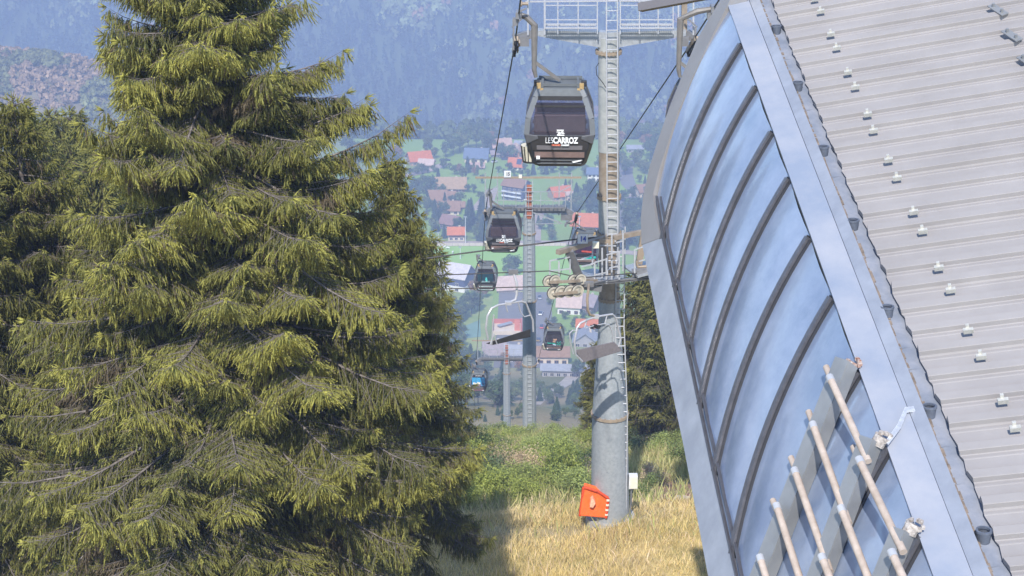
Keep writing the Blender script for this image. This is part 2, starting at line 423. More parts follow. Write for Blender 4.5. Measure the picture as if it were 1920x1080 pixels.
def conifer_small(seed, H, Rad, n=900, base=(.045, .075, .035)):
    rng = np.random.default_rng(seed)
    z = rng.random(n) ** .8 * .93 + .04; tier = .75 + .25 * np.abs(((z * 15) % 1) * 2 - 1)
    r = Rad * (1 - z) ** .85 * tier * rng.uniform(.35, 1.1, n); a = rng.uniform(0, 2 * PI, n)
    u = np.stack([np.cos(a), np.sin(a), np.zeros(n)], 1)
    P = u * r[:, None]; P[:, 2] = z * H
    D = u + np.array([0, 0, -.35]) + rng.normal(0, .2, (n, 3)); D /= np.linalg.norm(D, axis=1)[:, None]
    sd = np.cross(D, np.array([0, 0, 1.])); sd /= np.linalg.norm(sd, axis=1)[:, None] + 1e-9
    s = (.10 * Rad + .17 * Rad * (1 - z)) * rng.uniform(.7, 1.4, n)
    V = np.stack([P - sd * s[:, None] * .5, P + D * s[:, None] * 1.5 + rng.normal(0, .03, (n, 3)), P + sd * s[:, None] * .5, P - D * s[:, None] * .5 + np.array([0, 0, .12]) * Rad], 1).reshape(-1, 3)
    C = np.repeat(np.array(base) * rng.uniform(.6, 1.7, (n, 1)) * np.array([1, 1, 1]), 4, 0)
    crown = np_mesh('crown', V, np.arange(4 * n).reshape(-1, 4), M_leaf, C)
    V, Fc = tubes_np(np.array([[0, 0, -.6]]), np.array([[0, 0, H * .97]]), [H * .018], [.01], n=8)
    return np_mesh('trunk', V, Fc, M_bark), crown

# ------------------------------------------------------------------ the station building on the right
d0 = 19.4
cr_, cu_, cf_ = Vector((1, 0, 0)), Vector((0, sp, cp)), Vector((0, cp, -sp))
def cs(a, b, c): return cr_ * a + cu_ * b + cf_ * c
Dv = cs(-158, 2090, 2900).normalized(); Rv = cs(12240, 1700, -2900).normalized()
def Gp(px, py, off=0):          # point on the glazed wall's plane
    L = (px - 802) * 365 + (py + 1550) * 147
    return W(px, py, 455695 * d0 / L) + NG * off
NG = Dv.cross(cs(-.37, -.93, 0)).normalized()
if NG.dot(cf_) > 0: NG = -NG
NR = Dv.cross(Rv).normalized()
if NR.dot(cf_) > 0: NR = -NR
def Fp(px, py, off=0): return W(px, py, 1618 * d0 / (py + 1550)) + NR * off
def Rp(px, py): return W(px, py, 1830 * d0 / ((py + 1550) + .3137 * (px - 802)))
M_glazing = mat('blue_glazing', (.165, .215, .325), .2, 0, .12, 1.1, c2=(.26, .31, .42), detail=10, spec=.9, coat=.4)  # blue of the reflected sky is put into the base colour
M_alu = mat('grey_cladding', (.30, .32, .37), .42, .25, .08, 2.5, c2=(.36, .38, .43))
M_alu_d = mat('taupe_cladding', (.235, .225, .225), .5, .15, .06, 2)
M_bar = mat('glazing_bar', (.10, .10, .115), .35, .3, .15, 10)
M_bar2 = mat('gasket', (.03, .03, .035), .5, 0, .1, 10)
M_flash = mat('flashing', (.26, .30, .38), .5, .15, .05, .9, c2=(.38, .385, .42), detail=12)
M_gutter = mat('gutter_membrane', (.20, .225, .28), .6, 0, .15, 3, c2=(.27, .28, .32), bump=.3, bscale=12)
M_dirt = mat('gutter_dirt', (.20, .16, .13), .9, 0, .3, 12)
M_roof = mat('roof_sheet', (.268, .25, .246), .75, 0, .04, 1.1, c2=(.305, .286, .282), spec=.3, detail=9)
M_closure = mat('eave_closure', (.30, .27, .26), .9, 0, .2, 20)
M_clamp = mat('clamp_metal', (.50, .49, .45), .5, .3, .12, 30)
M_pole = mat('aged_pole', (.40, .32, .26), .6, 0, .1, 8, c2=(.48, .40, .34))
M_plate = mat('snow_plate', (.26, .265, .27), .45, .3, .1, 3)
M_conc = mat('concrete', (.36, .35, .33), .85, 0, .12, 1.5, bump=.3, bscale=10)
bl = empty('station_building', (6.5, 12, gz(6.5, 12)), 'lift station hall with ribbed beige metal roof and curved blue glazed side wall', 'building')
def bpart(mb, name, m, **k):
    o = mb.build(name, m, None, **k); o.parent = bl; o.matrix_parent_inverse = Matrix.Translation(-Vector(bl.location)); return o
# seams: top pixel and bottom pixel of every glazing bar, running on past the frame
tops = [(1370, 10), (1392, 85), (1420, 165), (1450, 250), (1482, 337), (1520, 447), (1563, 560), (1614, 700), (1670, 842), (1731, 1008), (1805, 1205)]
bots = [(1231, 372), (1246, 450), (1270, 540), (1296, 648), (1317, 760), (1345, 885), (1378, 1040), (1418, 1215), (1463, 1410), (1515, 1640), (1575, 1900)]
def seam_pt(i, v, off=0):
    fi = min(max(i, 0), len(tops) - 1.0001); a = int(fi); f = fi - a
    tx = tops[a][0] * (1 - f) + tops[a + 1][0] * f; ty = tops[a][1] * (1 - f) + tops[a + 1][1] * f
    bx = bots[a][0] * (1 - f) + bots[a + 1][0] * f; by = bots[a][1] * (1 - f) + bots[a + 1][1] * f
    L = math.hypot(tx - bx, ty - by); bow = .10 * L * v * (1 - v) * (1 if L < 700 else 700 / L)
    return Gp(tx + (bx - tx) * v - bow, ty + (by - ty) * v - bow * .35, off + .25 * v * (1 - v))
NS = 14
for i in range(len(tops) - 1):
    mb = MB(); P = []
    for s in range(5):
        for k in range(NS + 1): P.append(seam_pt(i + .03 + .94 * s / 4, k / NS, .03 * math.sin(PI * s / 4)))
    Fs = [(s * (NS + 1) + k, s * (NS + 1) + k + 1, (s + 1) * (NS + 1) + k + 1, (s + 1) * (NS + 1) + k) for s in range(4) for k in range(NS)]
    mb.add(P, Fs); bpart(mb, 'glass_panel', M_glazing, smooth=True)
for i in range(1, len(tops)):
    for (u0, wd, hh, mm, nm) in ((0, .062, .055, M_bar, 'glazing_bar'), ):
        mb = MB()
        for k in range(NS):
            mb.bar(seam_pt(i, k / NS, .035), seam_pt(i, (k + 1.02) / NS, .035), wd, .05, up=NG)
        o = bpart(mb, nm, mm)
        g2 = MB()
        for k in range(NS):
            for sd in (-.043, .043):
                q = Dv * sd
                g2.bar(seam_pt(i, k / NS, .012) + q, seam_pt(i, (k + 1.02) / NS, .012) + q, .026, .035, up=NG)
        o2 = g2.build('gasket', M_bar2); o2.parent = o
def Gq(px, py, off):           # point on the pixel's ray, off metres in front of the glazing
    p = Gp(px, py); k = p.dot(NG); return p * ((k + off) / k)
def band(mbk, A, B, t, nrm, f1=Gp, f2=None, o1=0, o2=0):
    f2 = f2 or f1; P = [f1(*a, o1) for a in A]; Q = [f2(*b, o2) for b in B]; n = len(A)
    off = -nrm * t
    V = P + Q + [p + off for p in P] + [q + off for q in Q]
    Fs = []
    for i in range(n - 1):
        Fs += [(i, i + 1, n + i + 1, n + i), (2 * n + i, 3 * n + i, 3 * n + i + 1, 2 * n + i + 1), (i, 2 * n + i, 2 * n + i + 1, i + 1), (n + i, n + i + 1, 3 * n + i + 1, 3 * n + i)]
    Fs += [(0, n, 3 * n, 2 * n), (n - 1, 3 * n - 1, 4 * n - 1, 2 * n - 1)]
    mbk.add(V, Fs)
# verge frame at the far end (taupe) and lower frame (blue grey)
mb = MB(); band(mb, [(1385, -60), (1360, 0), (1315, 75), (1288, 140), (1262, 205), (1240, 268), (1224, 320), (1213, 372), (1209, 410), (1210, 462)],
                [(1420, -90), (1375, 6), (1337, 82), (1306, 148), (1279, 213), (1257, 280), (1243, 322), (1232, 368), (1236, 405), (1247, 449)], .22, NG, o1=.06, o2=.06)
bpart(mb, 'verge_frame', M_alu_d)
mb = MB(); band(mb, [(1211, 462), (1227, 540), (1258, 690), (1290, 840), (1336, 1080), (1400, 1400), (1470, 1700), (1560, 2050)],
                [(1247, 449), (1268, 540), (1303, 700), (1337, 860), (1386, 1080), (1463, 1400), (1540, 1720), (1650, 2160)], .22, NG, o1=.055, o2=.055)
bpart(mb, 'lower_frame', M_alu)
mb = MB(); A = [(1240, 372), (1253, 449), (1274, 540), (1309, 700), (1343, 860), (1392, 1080), (1469, 1400)]
for k in range(len(A) - 1): mb.bar(Gp(*A[k], .07), Gp(*A[k + 1], .07), .02, .03, up=NG)
A = [(1246, 372), (1259, 449), (1280, 540), (1316, 700), (1350, 860), (1399, 1080), (1475, 1400)]
for k in range(len(A) - 1): mb.bar(Gp(*A[k], .05), Gp(*A[k + 1], .05), .018, .03, up=NG)
bpart(mb, 'edge_gasket', M_bar)
# flashing: broad sloping band and its folded-up right strip
ysf = [-160, 0, 200, 400, 600, 800, 1000, 1200, 1500]
fl = lambda y: 1366.5 + .363 * y; fm = lambda y: 1404 + .389 * y; fr = lambda y: 1422 + .401 * y; re = lambda y: 1449 + .410 * y
mb = MB(); band(mb, [(fl(y), y) for y in ysf], [(fm(y), y) for y in ysf], .12, NR, f1=lambda a, b, o: Gp(a, b, .05), f2=lambda a, b, o: Fp(a, b, .0))
bpart(mb, 'flashing', M_flash)
mb = MB(); band(mb, [(fm(y) + 1, y) for y in ysf], [(fr(y), y) for y in ysf], .05, NR, f1=Fp, o1=.0, o2=.075)
bpart(mb, 'upstand_flashing', M_alu)
# seam patch across the flashing, bare aluminium tape
mb = MB(); band(mb, [(1660, 832), (1683, 800), (1697, 768), (1722, 765)], [(1666, 838), (1690, 806), (1701, 777), (1724, 774)], .01, NR, f1=lambda a, b, o: Fp(a, b, .03) , o1=.03)
M_tape = mat('aluminium_tape', (.75, .75, .76), .35, .6, .15, 30, bump=.3, bscale=30)
bpart(mb, 'sealing_tape', M_tape)
# gutter: bottom sheet, dirt line, brackets
mb = MB(); band(mb, [(fr(y) - 2, y) for y in ysf], [(re(y) + 22, y) for y in ysf], .04, NR, f1=lambda a, b, o: Fp(a, b, -.025))
bpart(mb, 'gutter', M_gutter)
mb = MB(); rr = random.Random(3)
yy = -100
while yy < 1150:
    f0 = .1 + .12 * rr.random(); x0 = fr(yy) + (re(yy) - fr(yy)) * f0
    p = Fp(x0, yy, -.022); mb.box(p, (rr.uniform(.01, .03), rr.uniform(.05, .12), .012), M=Matrix((Dv.cross(NR), Dv, NR)).transposed())
    yy += 9
bpart(mb, 'gutter_debris', M_dirt)['kind'] = 'stuff'
mb = MB()
for yy in (110, 205, 330, 480, 650, 690, 835, 905, 1060):
    mb = MB(); x0, x1 = fr(yy), re(yy) + 6
    mb.bar(Fp(x0, yy, -.022), Fp(x1, yy - 6, -.045), .02, .02, up=NR)
    bpart(mb, 'gutter_joint', M_gutter)
M_cup = mat('bracket_grey', (.12, .135, .17), .5, .2, .2, 10)
cups = [((1456, 57), (1459, 84)), ((1496, 163), (1501, 190)), ((1544, 284), (1549, 311)), ((1600, 422), (1606, 452)), ((1664, 585), (1672, 616)), ((1743, 772), (1752, 810)), ((1845, 1005), (1855, 1047)), ((1955, 1290), (1968, 1340))]
for (a, b) in cups:
    mb = MB(); p = Fp(a[0] + 1, a[1], .06); q = p - Vector((-.008, 0, .17))
    n = 14; ax = (p - q).normalized(); mb.tube(q, p, .046, n, .062, cap=False); mb.ring(p, ax, .066, .02, n, .048); mb.tube(q, q + ax * .04, .044, n, .048)
    bpart(mb, 'gutter_funnel', M_cup, smooth=True)
# roof sheets: each group of three ribs is one sheet
P0 = Rp(1449, 0); per = None
def a_of(px, py):               # distance along Dv of the roof edge point
    return (Rp(px, py) - P0).dot(Dv)
aL = [a_of(1495, 94), a_of(1840, 940)]; step = (aL[1] - aL[0]) / 8
prof = [(0, .0), (.06, .048), (.075, .052), (.35, .052), (.365, .048), (.385, .004), (.42, 0), (.52, .006), (.55, .006), (.57, 0), (1.0, 0)]
for gi in range(-4, 14):
    a0 = aL[0] + step * gi
    mb = MB(); pts = []
    for r3 in range(3):
        for (u, h) in prof:
            pts.append((a0 + step * (r3 + u) / 3, h + .004 * (2 - r3) + (.012 if r3 == 0 and u < .4 else 0)))
    V = []; nb_ = [-.02, .0, 3, 6, 9, 12]
    nR = Rv - Dv * Rv.dot(Dv) * 0
    for b_ in nb_:
        for (a_, h) in pts: V.append(P0 + Dv * a_ + Rv * (b_ + (.012 * math.sin(a_ * 25)) * (b_ <= 0)) + NR * (h + .014))
    m = len(pts)
    Fs = [(i * m + k, i * m + k + 1, (i + 1) * m + k + 1, (i + 1) * m + k) for i in range(len(nb_) - 1) for k in range(m - 1)]
    mb.add(V, Fs)
    # underside sheet
    e0, e1 = P0 + Dv * pts[0][0] - NR * .02, P0 + Dv * pts[-1][0] - NR * .02
    mb.add([e0, e1, e1 + Rv * 12, e0 + Rv * 12], [(0, 1, 2, 3)])
    # rib end closures
    for k in range(m - 1):
        p, q = V[k], V[k + 1]; mb.add([p, q, q - NR * (pts[k + 1][1] + .012), p - NR * (pts[k][1] + .012)], [(0, 1, 2, 3)])
    bpart(mb, 'roof_sheet', M_roof)
# thin dark lap joint lines and clamps
mb = MB()
for gi in range(-4, 14):
    a_ = aL[0] + step * gi
    mb.bar(P0 + Dv * (a_ - .004) + NR * .022, P0 + Dv * (a_ - .004) + Rv * 12 + NR * .022, .005, .022, up=NR)
bpart(mb, 'lap_joint', M_bar2)
clamps = [(1530, 10), (1541, 33), (1560, 76), (1571, 102), (1592, 148), (1606, 176), (1629, 227), (1640, 258), (1668, 313), (1684, 347), (1715, 411), (1732, 447), (1762, 516), (1784, 558), (1817, 634), (1841, 683), (1882, 766), (1905, 818), (1953, 925), (1980, 985)]
NRc = NR
for (x, y) in clamps:
    mb = MB(); p = Rp(x, y) + NR * .09
    M3 = Matrix((Rv, NR.cross(Rv).normalized(), NR)).transposed()
    mb.box(p, (.09, .04, .045), M=M3); mb.box(p + Dv * .03 + NR * .03, (.03, .03, .04), M=M3)
    bpart(mb, 'roof_clamp', M_clamp)
for (x, y) in ((1872, 32), (1898, 80), (1928, 130)):
    mb = MB(); p = Rp(x, y) + NR * .10
    u = (Dv * -.96 + Rv * .28).normalized(); v = NR.cross(u)
    mb.box(p, (.09, .32, .012), M=Matrix((v, u, NR)).transposed())
    for s in (-.09, .09): mb.tube(p + u * s, p + u * s + NR * .05, .018, 8)
    bpart(mb, 'fixing_plate', M_plate)
# snow guard plates on the lower bars, with their poles
def on_seam(i, v, du=0, off=0): return seam_pt(i + du, v, off)
for i, vs in ((7, .02), (8, .02), (9, .02)):
    L0, L1 = {7: ((1566, 668), (1365, 1182)), 8: ((1612, 815), (1462, 1212)), 9: ((1672, 986), (1582, 1210))}[i]
    mb = MB(); A = [Gq(x + dx, y + dy, of) for (x, y) in (L0, L1) for (dx, dy, of) in ((0, 0, .24), (24, 8, .22), (40, 21, .09))]
    t = NG * -.012
    mb.add(A + [q_ + t for q_ in A], [(0, 3, 4, 1), (1, 4, 5, 2), (6, 7, 10, 9), (7, 8, 11, 10), (0, 6, 9, 3), (2, 5, 11, 8), (0, 1, 7, 6), (1, 2, 8, 7), (3, 9, 10, 4), (4, 10, 11, 5)])
    bpart(mb, 'snow_guard_plate', M_plate)
    mb = MB(); c = on_seam(i, -.02, -.03, .12); mb.tube(c, c + (on_seam(i, .02, -.03, .12) - c).normalized() * .09, .062, 10)
    for q in range(14):
        rr2 = random.Random(q + i * 20); aa = rr2.uniform(0, 6.28); mb.box(c + (Rv * math.cos(aa) + Dv * math.sin(aa)) * .055 - NG * .03 * rr2.random(), (.028, .028, .03), rz=rr2.random())
    bpart(mb, 'bar_end_plug', mat('end_plug_%d' % i, (.42, .17, .09) if i == 7 else (.36, .31, .27), .8, 0, .4, 30, c2=(.55, .50, .46)))
poles = [[(1554, 708), (1603, 845)], [(1555, 709), (1614, 868)]]
pole_px = [((1556, 708), (1608, 842)), ((1524, 796), (1572, 955)), ((1490, 882), (1537, 1045)), ((1456, 948), (1493, 1095)), ((1425, 1045), (1462, 1200)),
           ((1611, 862), (1672, 1010)), ((1577, 953), (1628, 1110)), ((1541, 1044), (1590, 1200)), ((1672, 1036), (1740, 1210))]
for a, b in pole_px:
    mb = MB(); p, q = Gq(*a, .31), Gq(*b, .27); q = q + (q - p) * .13 - NG * .07; mb.path([p, q], .033, 12)
    bpart(mb, 'snow_guard_pole', M_pole, smooth=True)
    m2 = MB(); e = (p - q).normalized(); m2.tube(p + e * .015, p - e * .05, .038, 10); bpart(m2, 'pole_cap', M_rail, smooth=True)
for (x, y) in ((1549, 688), (1516, 772), (1483, 858), (1449, 938), (1600, 838)):
    mb = MB(); p = Gq(x, y, .17); mb.tube(p, Gq(x + 9, y + 22, .17), .03, 10); bpart(mb, 'pole_stub', M_pole, smooth=True)
# canopy edge beam at the top, and concrete body under the glazing
mb = MB(); mb.bar(W(1200, 14, 22), W(1520, -46, 20.5), .12, .115, up=cu_); bpart(mb, 'canopy_beam', mat('canopy_grey', (.14, .13, .14), .5, .1, .05, 3))
mb = MB()
A = Gp(1260, 430, -.5); B = Gp(1560, 1880, -.5); C_ = P0 + Rv * 11.5 + Dv * (aL[0] + step * -3); D_ = P0 + Rv * 11.5 + Dv * (aL[0] + step * 13)
base = [Vector((p.x + .4, p.y, gz(p.x, p.y) - .5)) for p in (A, C_, D_, B)]
tp_ = [A - NG * .0 + Vector((.4, 0, -.3)), C_ - NR * .3, D_ - NR * .3, B + Vector((.4, 0, -.3))]
mb.add(base + tp_, [(0, 1, 5, 4), (1, 2, 6, 5), (2, 3, 7, 6), (3, 0, 4, 7)])
T1_, T2_ = P0 + Dv * (aL[0] + step * -3) - NR * .15, P0 + Dv * (aL[0] + step * 13) - NR * .15
mb.add([tp_[0], tp_[3], T2_, T1_], [(0, 1, 2, 3)]); mb.add([tp_[0], T1_, tp_[1]], [(0, 1, 2)])
bpart(mb, 'wall', M_conc)
# ------------------------------------------------------------------ lift towers
GROUP_T = 'gondola lift towers'
def P2(parent, mb, name, m, **k):
    o = mb.build(name, m, None, **k); o.parent = parent
    o.matrix_parent_inverse = Matrix.Translation(-Vector(parent.location)); return o
def text_obj(txt, size, mtl, Mx, sx=1.0, ext=.006, name='lettering', parent=None, bold=0):
    c = bpy.data.curves.new('lettering', 'FONT'); c.body = txt; c.size = size; c.extrude = ext; c.align_x = 'CENTER'; c.align_y = 'CENTER'; c.offset = bold
    t = bpy.data.objects.new('tmp', c); me = bpy.data.meshes.new_from_object(t); bpy.data.objects.remove(t)
    me.transform(Matrix.Diagonal((sx, 1, 1, 1))); me.transform(Mx)
    me.materials.clear(); me.materials.append(mtl); me.name = name
    return link(name, me, parent)
FACE = Matrix(((1, 0, 0, 0), (0, 0, -1, 0), (0, 1, 0, 0), (0, 0, 0, 1)))   # text plane to x-z, facing -y
M_stain = mat('rust_stained_zinc', (.27, .215, .16), .65, .1, .12, 5, c2=(.32, .27, .22))
M_shaft = mat('zinc_shaft', (.33, .36, .385), .5, .25, .08, 9, c2=(.40, .425, .45), detail=8)
M_shaft2 = mat('zinc_shaft_light', (.38, .40, .40), .5, .2, .1, 5, c2=(.45, .46, .45), detail=8)
M_orange = mat('orange_red_paint', (.36, .13, .08), .5, 0, .15, 8)
M_cream = mat('cream_plastic', (.72, .68, .55), .5, 0, .06, 8)
M_blue = mat('sign_blue', (.02, .06, .35), .5, 0, .05, 8)
def ladder(par, p, q, wdt, up=(0, -1, 0), rung=.30, r=.018, m=None):
    p, q = Vector(p), Vector(q); d = (q - p).normalized(); s = d.cross(Vector(up)).normalized(); mb = MB()
    for k in (-1, 1): mb.bar(p + s * wdt / 2 * k, q + s * wdt / 2 * k, .04, .04, up=up)
    n = int((q - p).length / rung)
    for i in range(n):
        c = p + d * (i + .5) * rung; mb.tube(c - s * wdt / 2, c + s * wdt / 2, r, 6)
    return P2(par, mb, 'ladder', m or M_rail)
def shaft(par, pts, m, name='shaft', n=28):
    mb = MB(); mb.path([p for p, r in pts], [r for p, r in pts], n); return P2(par, mb, name, m, smooth=True)

# --- tower 1: gondola tower; the chairlift head "14" is bolted to the same shaft
b1 = W(1144, 975, 54); t1 = W(1141, 60, 48.2)
T1 = empty('lift_tower', b1, 'tall grey steel lift tower with flared foot, carrying a work platform with the number 14', 'lift tower', GROUP_T)
ax1 = (t1 - b1)
def on1(py):                   # point of the shaft axis seen at height py
    lo, hi = 0, 1.2
    for _ in range(40):
        mi = (lo + hi) / 2; p = b1 + ax1 * mi
        u = p.y * sp + p.z * cp; f = p.y * cp - p.z * sp; y = 540 - F * u / f
        if y > py: lo = mi
        else: hi = mi
    return b1 + ax1 * mi
def rad1(py, wpx): p = on1(py); return wpx / 2 / F * (p.y * cp - p.z * sp)
shaft(T1, [(on1(985), rad1(962, 72)), (on1(780), rad1(780, 67))], M_shaft)
shaft(T1, [(on1(779.5), rad1(780, 66.5)), (on1(700), rad1(700, 55)), (on1(615), rad1(615, 42)), (on1(560), rad1(560, 40))], M_shaft)
shaft(T1, [(on1(560), rad1(560, 38.5)), (on1(500), rad1(500, 38.5)), (on1(440), rad1(440, 39))], M_stain)
shaft(T1, [(on1(440), rad1(440, 40)), (on1(371), rad1(371, 40))], M_shaft2)
shaft(T1, [(on1(371), rad1(371, 38.5)), (on1(283), rad1(283, 38.5))], M_stain)
shaft(T1, [(on1(283), rad1(283, 40)), (on1(70), rad1(70, 39))], M_shaft2)
for py, wd in ((778, 72), (562, 42), (440, 46), (371, 46), (100, 50)):
    mb = MB(); p = on1(py); mb.tube(p, p + Vector((0, 0, .09)), rad1(py, wd), 28)
    for k in range(20):
        a = 2 * PI * k / 20; r_ = rad1(py, wd) * .95; q = p + Vector((math.cos(a) * r_, math.sin(a) * r_, -.03)); mb.tube(q, q + Vector((0, 0, .16)), .018, 6)
    P2(T1, mb, 'flange', M_brown)
mb = MB(); p = on1(964); mb.tube(p + Vector((0, 0, -.8)), p + Vector((0, 0, -.02)), .85, 24); P2(T1, mb, 'footing', M_conc)
# ladders
def front(py, dx, dy=-.02): p = on1(py); return p + Vector((dx, -rad1(py, 42) - .10 + dy, 0))
ladder(T1, front(520, .08), front(-60, .08), .34)
def side1(py, px, back=.35): p = on1(py); r = ray(px, py); q = r * ((p.y - back) / r[1]); return Vector(q)
ladder(T1, side1(955, 1166), side1(780, 1168), .30); ladder(T1, side1(780, 1168), side1(620, 1162), .30); ladder(T1, side1(620, 1162), side1(425, 1156 + 8, .2), .28)
mb = MB()
for py in (905, 845, 800, 740, 690, 640, 590, 540):
    x = 1167 if py > 700 else 1163; mb.bar(side1(py, x), on1(py), .03, .03)
P2(T1, mb, 'ladder_bracket', M_galv_dark)
mb = MB()
for py in (890, 862, 815, 830): mb.box(side1(py, 1160.5, .37), (.03, .03, .12))
P2(T1, mb, 'reflector', M_white)
mb = MB(); p = on1(870); mb.tube(p + Vector((-.15, -.60, 0)), p + Vector((.05, -.6, -.02)), .025, 6); P2(T1, mb, 'bracket', M_galv_dark)
mb = MB(); mb.path([front(112, -.33), front(120, -.42), front(135, -.40), front(150, -.2), front(158, -.12)], .012, 6); P2(T1, mb, 'hose', M_black)
# gondola crossarm, in world x; heights from the pixel rows
armc = on1(66)
def A1(px, py, dy=0): r = ray(px, py); return Vector(r * ((armc.y + dy) / r[1]))
mb = MB()
for side in (-1, 1):
    e = A1(1005 if side < 0 else 1285, 62); c = A1(1141, 66)
    V = [];
    for (p, hh) in ((c, .40), (e, .13)):
        for dy in (-.2, .2):
            V += [p + Vector((0, dy, .12)), p + Vector((0, dy, .12 - hh * 1.3))]
    mb.add(V, [(0, 1, 5, 4), (2, 6, 7, 3), (0, 4, 6, 2), (1, 3, 7, 5), (4, 5, 7, 6), (0, 2, 3, 1)])
P2(T1, mb, 'crossarm', M_galv)
mb = MB()
for (x0, x1) in ((1022, 1118), (1163, 1262)):
    n = int((x1 - x0) / 4)
    a, b = A1(x0, 60, -.55), A1(x1, 60, -.55)
    for k in range(n + 1):
        p = a.lerp(b, k / n); mb.box(p + Vector((0, .2, .12)), (.02, .55, .03))
    mb.bar(a + Vector((0, 0, .12)), b + Vector((0, 0, .12)), .05, .05); mb.bar(a + Vector((0, .5, .12)), b + Vector((0, .5, .12)), .05, .05)
P2(T1, mb, 'grating_walkway', M_rail)
mb = MB()
for (x0, x1, st) in ((1022, 1120, (1022, 1046, 1084, 1120)), (1163, 1262, (1163, 1199, 1234, 1262))):
    for dy in (-.55, .1):
        for py in (37, 45, 10, 2) if dy < 0 else (37, 3): mb.bar(A1(x0, py, dy), A1(x1, py, dy), .03, .03)
        for x in st: mb.bar(A1(x, 64, dy), A1(x, 1, dy), .035, .035)
P2(T1, mb, 'guard_rail', M_rail)
mb = MB()
for x in (990, 1021, 1272, 1300): mb.bar(A1(x, 66, -.2), A1(x, -40, -.2), .05, .05, up=(0, 1, 0))
mb.bar(A1(985, 3), A1(1302, 0), .05, .05); mb.bar(A1(985, -28), A1(1302, -30), .09, .09)
P2(T1, mb, 'catenary_gantry', M_rail)
def sheave_train(par, c, d, n=4, r=.21, gap=.5, name='sheave_assembly', m=None, sidex=1):
    """row of sheaves along direction d centred at c"""
    d = Vector(d).normalized(); m = m or M_brown
    ax = d.cross(Vector((0, 0, 1))).normalized()
    up = ax.cross(d) if ax.cross(d).z > 0 else d.cross(ax)
    mb = MB(); mb.bar(c - d * gap * n / 2 + up * .05, c + d * gap * n / 2 + up * .05, .12, .14, up=up)
    for k in range(0, n - 1, 2):
        q = c + d * gap * (k - (n - 1) / 2 + .5); mb.bar(q - d * gap * .6 + ax * .1, q + d * gap * .6 + ax * .1, .04, .12, up=up)
    o = P2(par, mb, name, m)
    for k in range(n):
        q = c + d * gap * (k - (n - 1) / 2); mb = MB(); mb.ring(q, ax, r, .08, 18, r * .72); mb.tube(q - ax * .05, q + ax * .05, r * .35, 10)
        for s in range(5):
            t = 2 * PI * s / 5; u = d * math.cos(t) + up * math.sin(t); mb.bar(q + u * r * .3, q + u * r * .74, .03, .05, up=ax)
        w_ = mb.build('sheave', mat('sheave_cream', (.50, .46, .38), .5, 0, .1, 8) if par is T1 and name == 'chairlift_sheaves' else M_black)
        w_.parent = o
    return o
cabL = [W(1010, -260, 27), W(966, 78, 48.2), W(910, 397, 96.8), W(893, 676, 165), W(888, 790, 260)]
cabR = [W(1560, -330, 27), W(1298, 78, 48.2), W(1080, 402, 96.8), W(1010, 672, 165), W(960, 790, 260)]
for c, sd in ((cabL[1], -1), (cabR[1], 1)):
    d = (cabL[2] - cabL[1]).normalized()
    sheave_train(T1, c + Vector((0, 0, -.15)), d, 4, .19, .45)
    mb = MB(); mb.bar(c + Vector((sd * .06, 0, .1)), A1(1003 if sd < 0 else 1287, 62), .22, .24); mb.box(c + Vector((-sd * .28, 0, .03)), (.3, .35, .3)); mb.bar(c + Vector((sd * .1, -.3, .5)), c + Vector((-sd * .3, -.2, .85)), .05, .05)
    mb.bar(c + Vector((sd * .05, -.3, -.2)), c + Vector((sd * .05, -.3, .5)), .06, .08, up=(0, 1, 0))
    P2(T1, mb, 'sheave_support', M_galv_dark)
mb = MB(); mb.tube(A1(990, 7, -.3), A1(978, 7, -.3), .05, 8); mb.tube(A1(979, 7, -.3), A1(976, 7, -.3), .09, 10); P2(T1, mb, 'horn', M_brown)
mb = MB(); mb.bar(A1(1283, -30, .1), A1(1283, 60, .1), .17, .17, up=(0, 1, 0)); P2(T1, mb, 'hanger_column', M_stain)
# chairlift head on the same shaft
yc = 45.6
def C1(px, py, y=yc): return WY(px, py, y)
mb = MB(); mb.bar(C1(1046, 473, 45.2), C1(1136, 446, 47.0), .16, .15); mb.bar(C1(1150, 446, 47.2), C1(1255, 425, 48), .15, .14); P2(T1, mb, 'lifting_beam', M_stain)
mb = MB(); mb.bar(C1(1067, 470, 45.6), C1(1086, 520, 46.0), .26, .2, up=(0, 1, 0)); P2(T1, mb, 'beam_post', M_galv_dark)
mb = MB(); mb.bar(C1(1208, 436, 47), C1(1198, 494, 47), .2, .18, up=(0, 1, 0)); mb.path([C1(1192, 488, 46.5), C1(1196, 500, 46.5), C1(1212, 500, 46.5), C1(1225, 492, 46.5)], .06, 8); P2(T1, mb, 'beam_post', M_brown)
mb = MB(); mb.poly([C1(1083, 508, 46.3), C1(1112, 503, 48.4), C1(1175, 516, 48.2), C1(1160, 527, 46.2), C1(1122, 530, 45.9)], (0, 0, -.06))
mb.poly([C1(1168, 498, 48.0), C1(1196, 518, 46.0), C1(1240, 506, 46.0), C1(1215, 488, 48.6)], (0, 0, -.06)); P2(T1, mb, 'platform_deck', M_galv)
mb = MB(); mb.bar(C1(1110, 531, 45.8), C1(1250, 518, 46.6), .09, .1); mb.bar(C1(1085, 535, 46), C1(1128, 541, 46), .12, .2); mb.bar(C1(1185, 512, 46.3), C1(1225, 509, 46.3), .2, .22)
P2(T1, mb, 'platform_beam', M_galv_dark)
mb = MB()
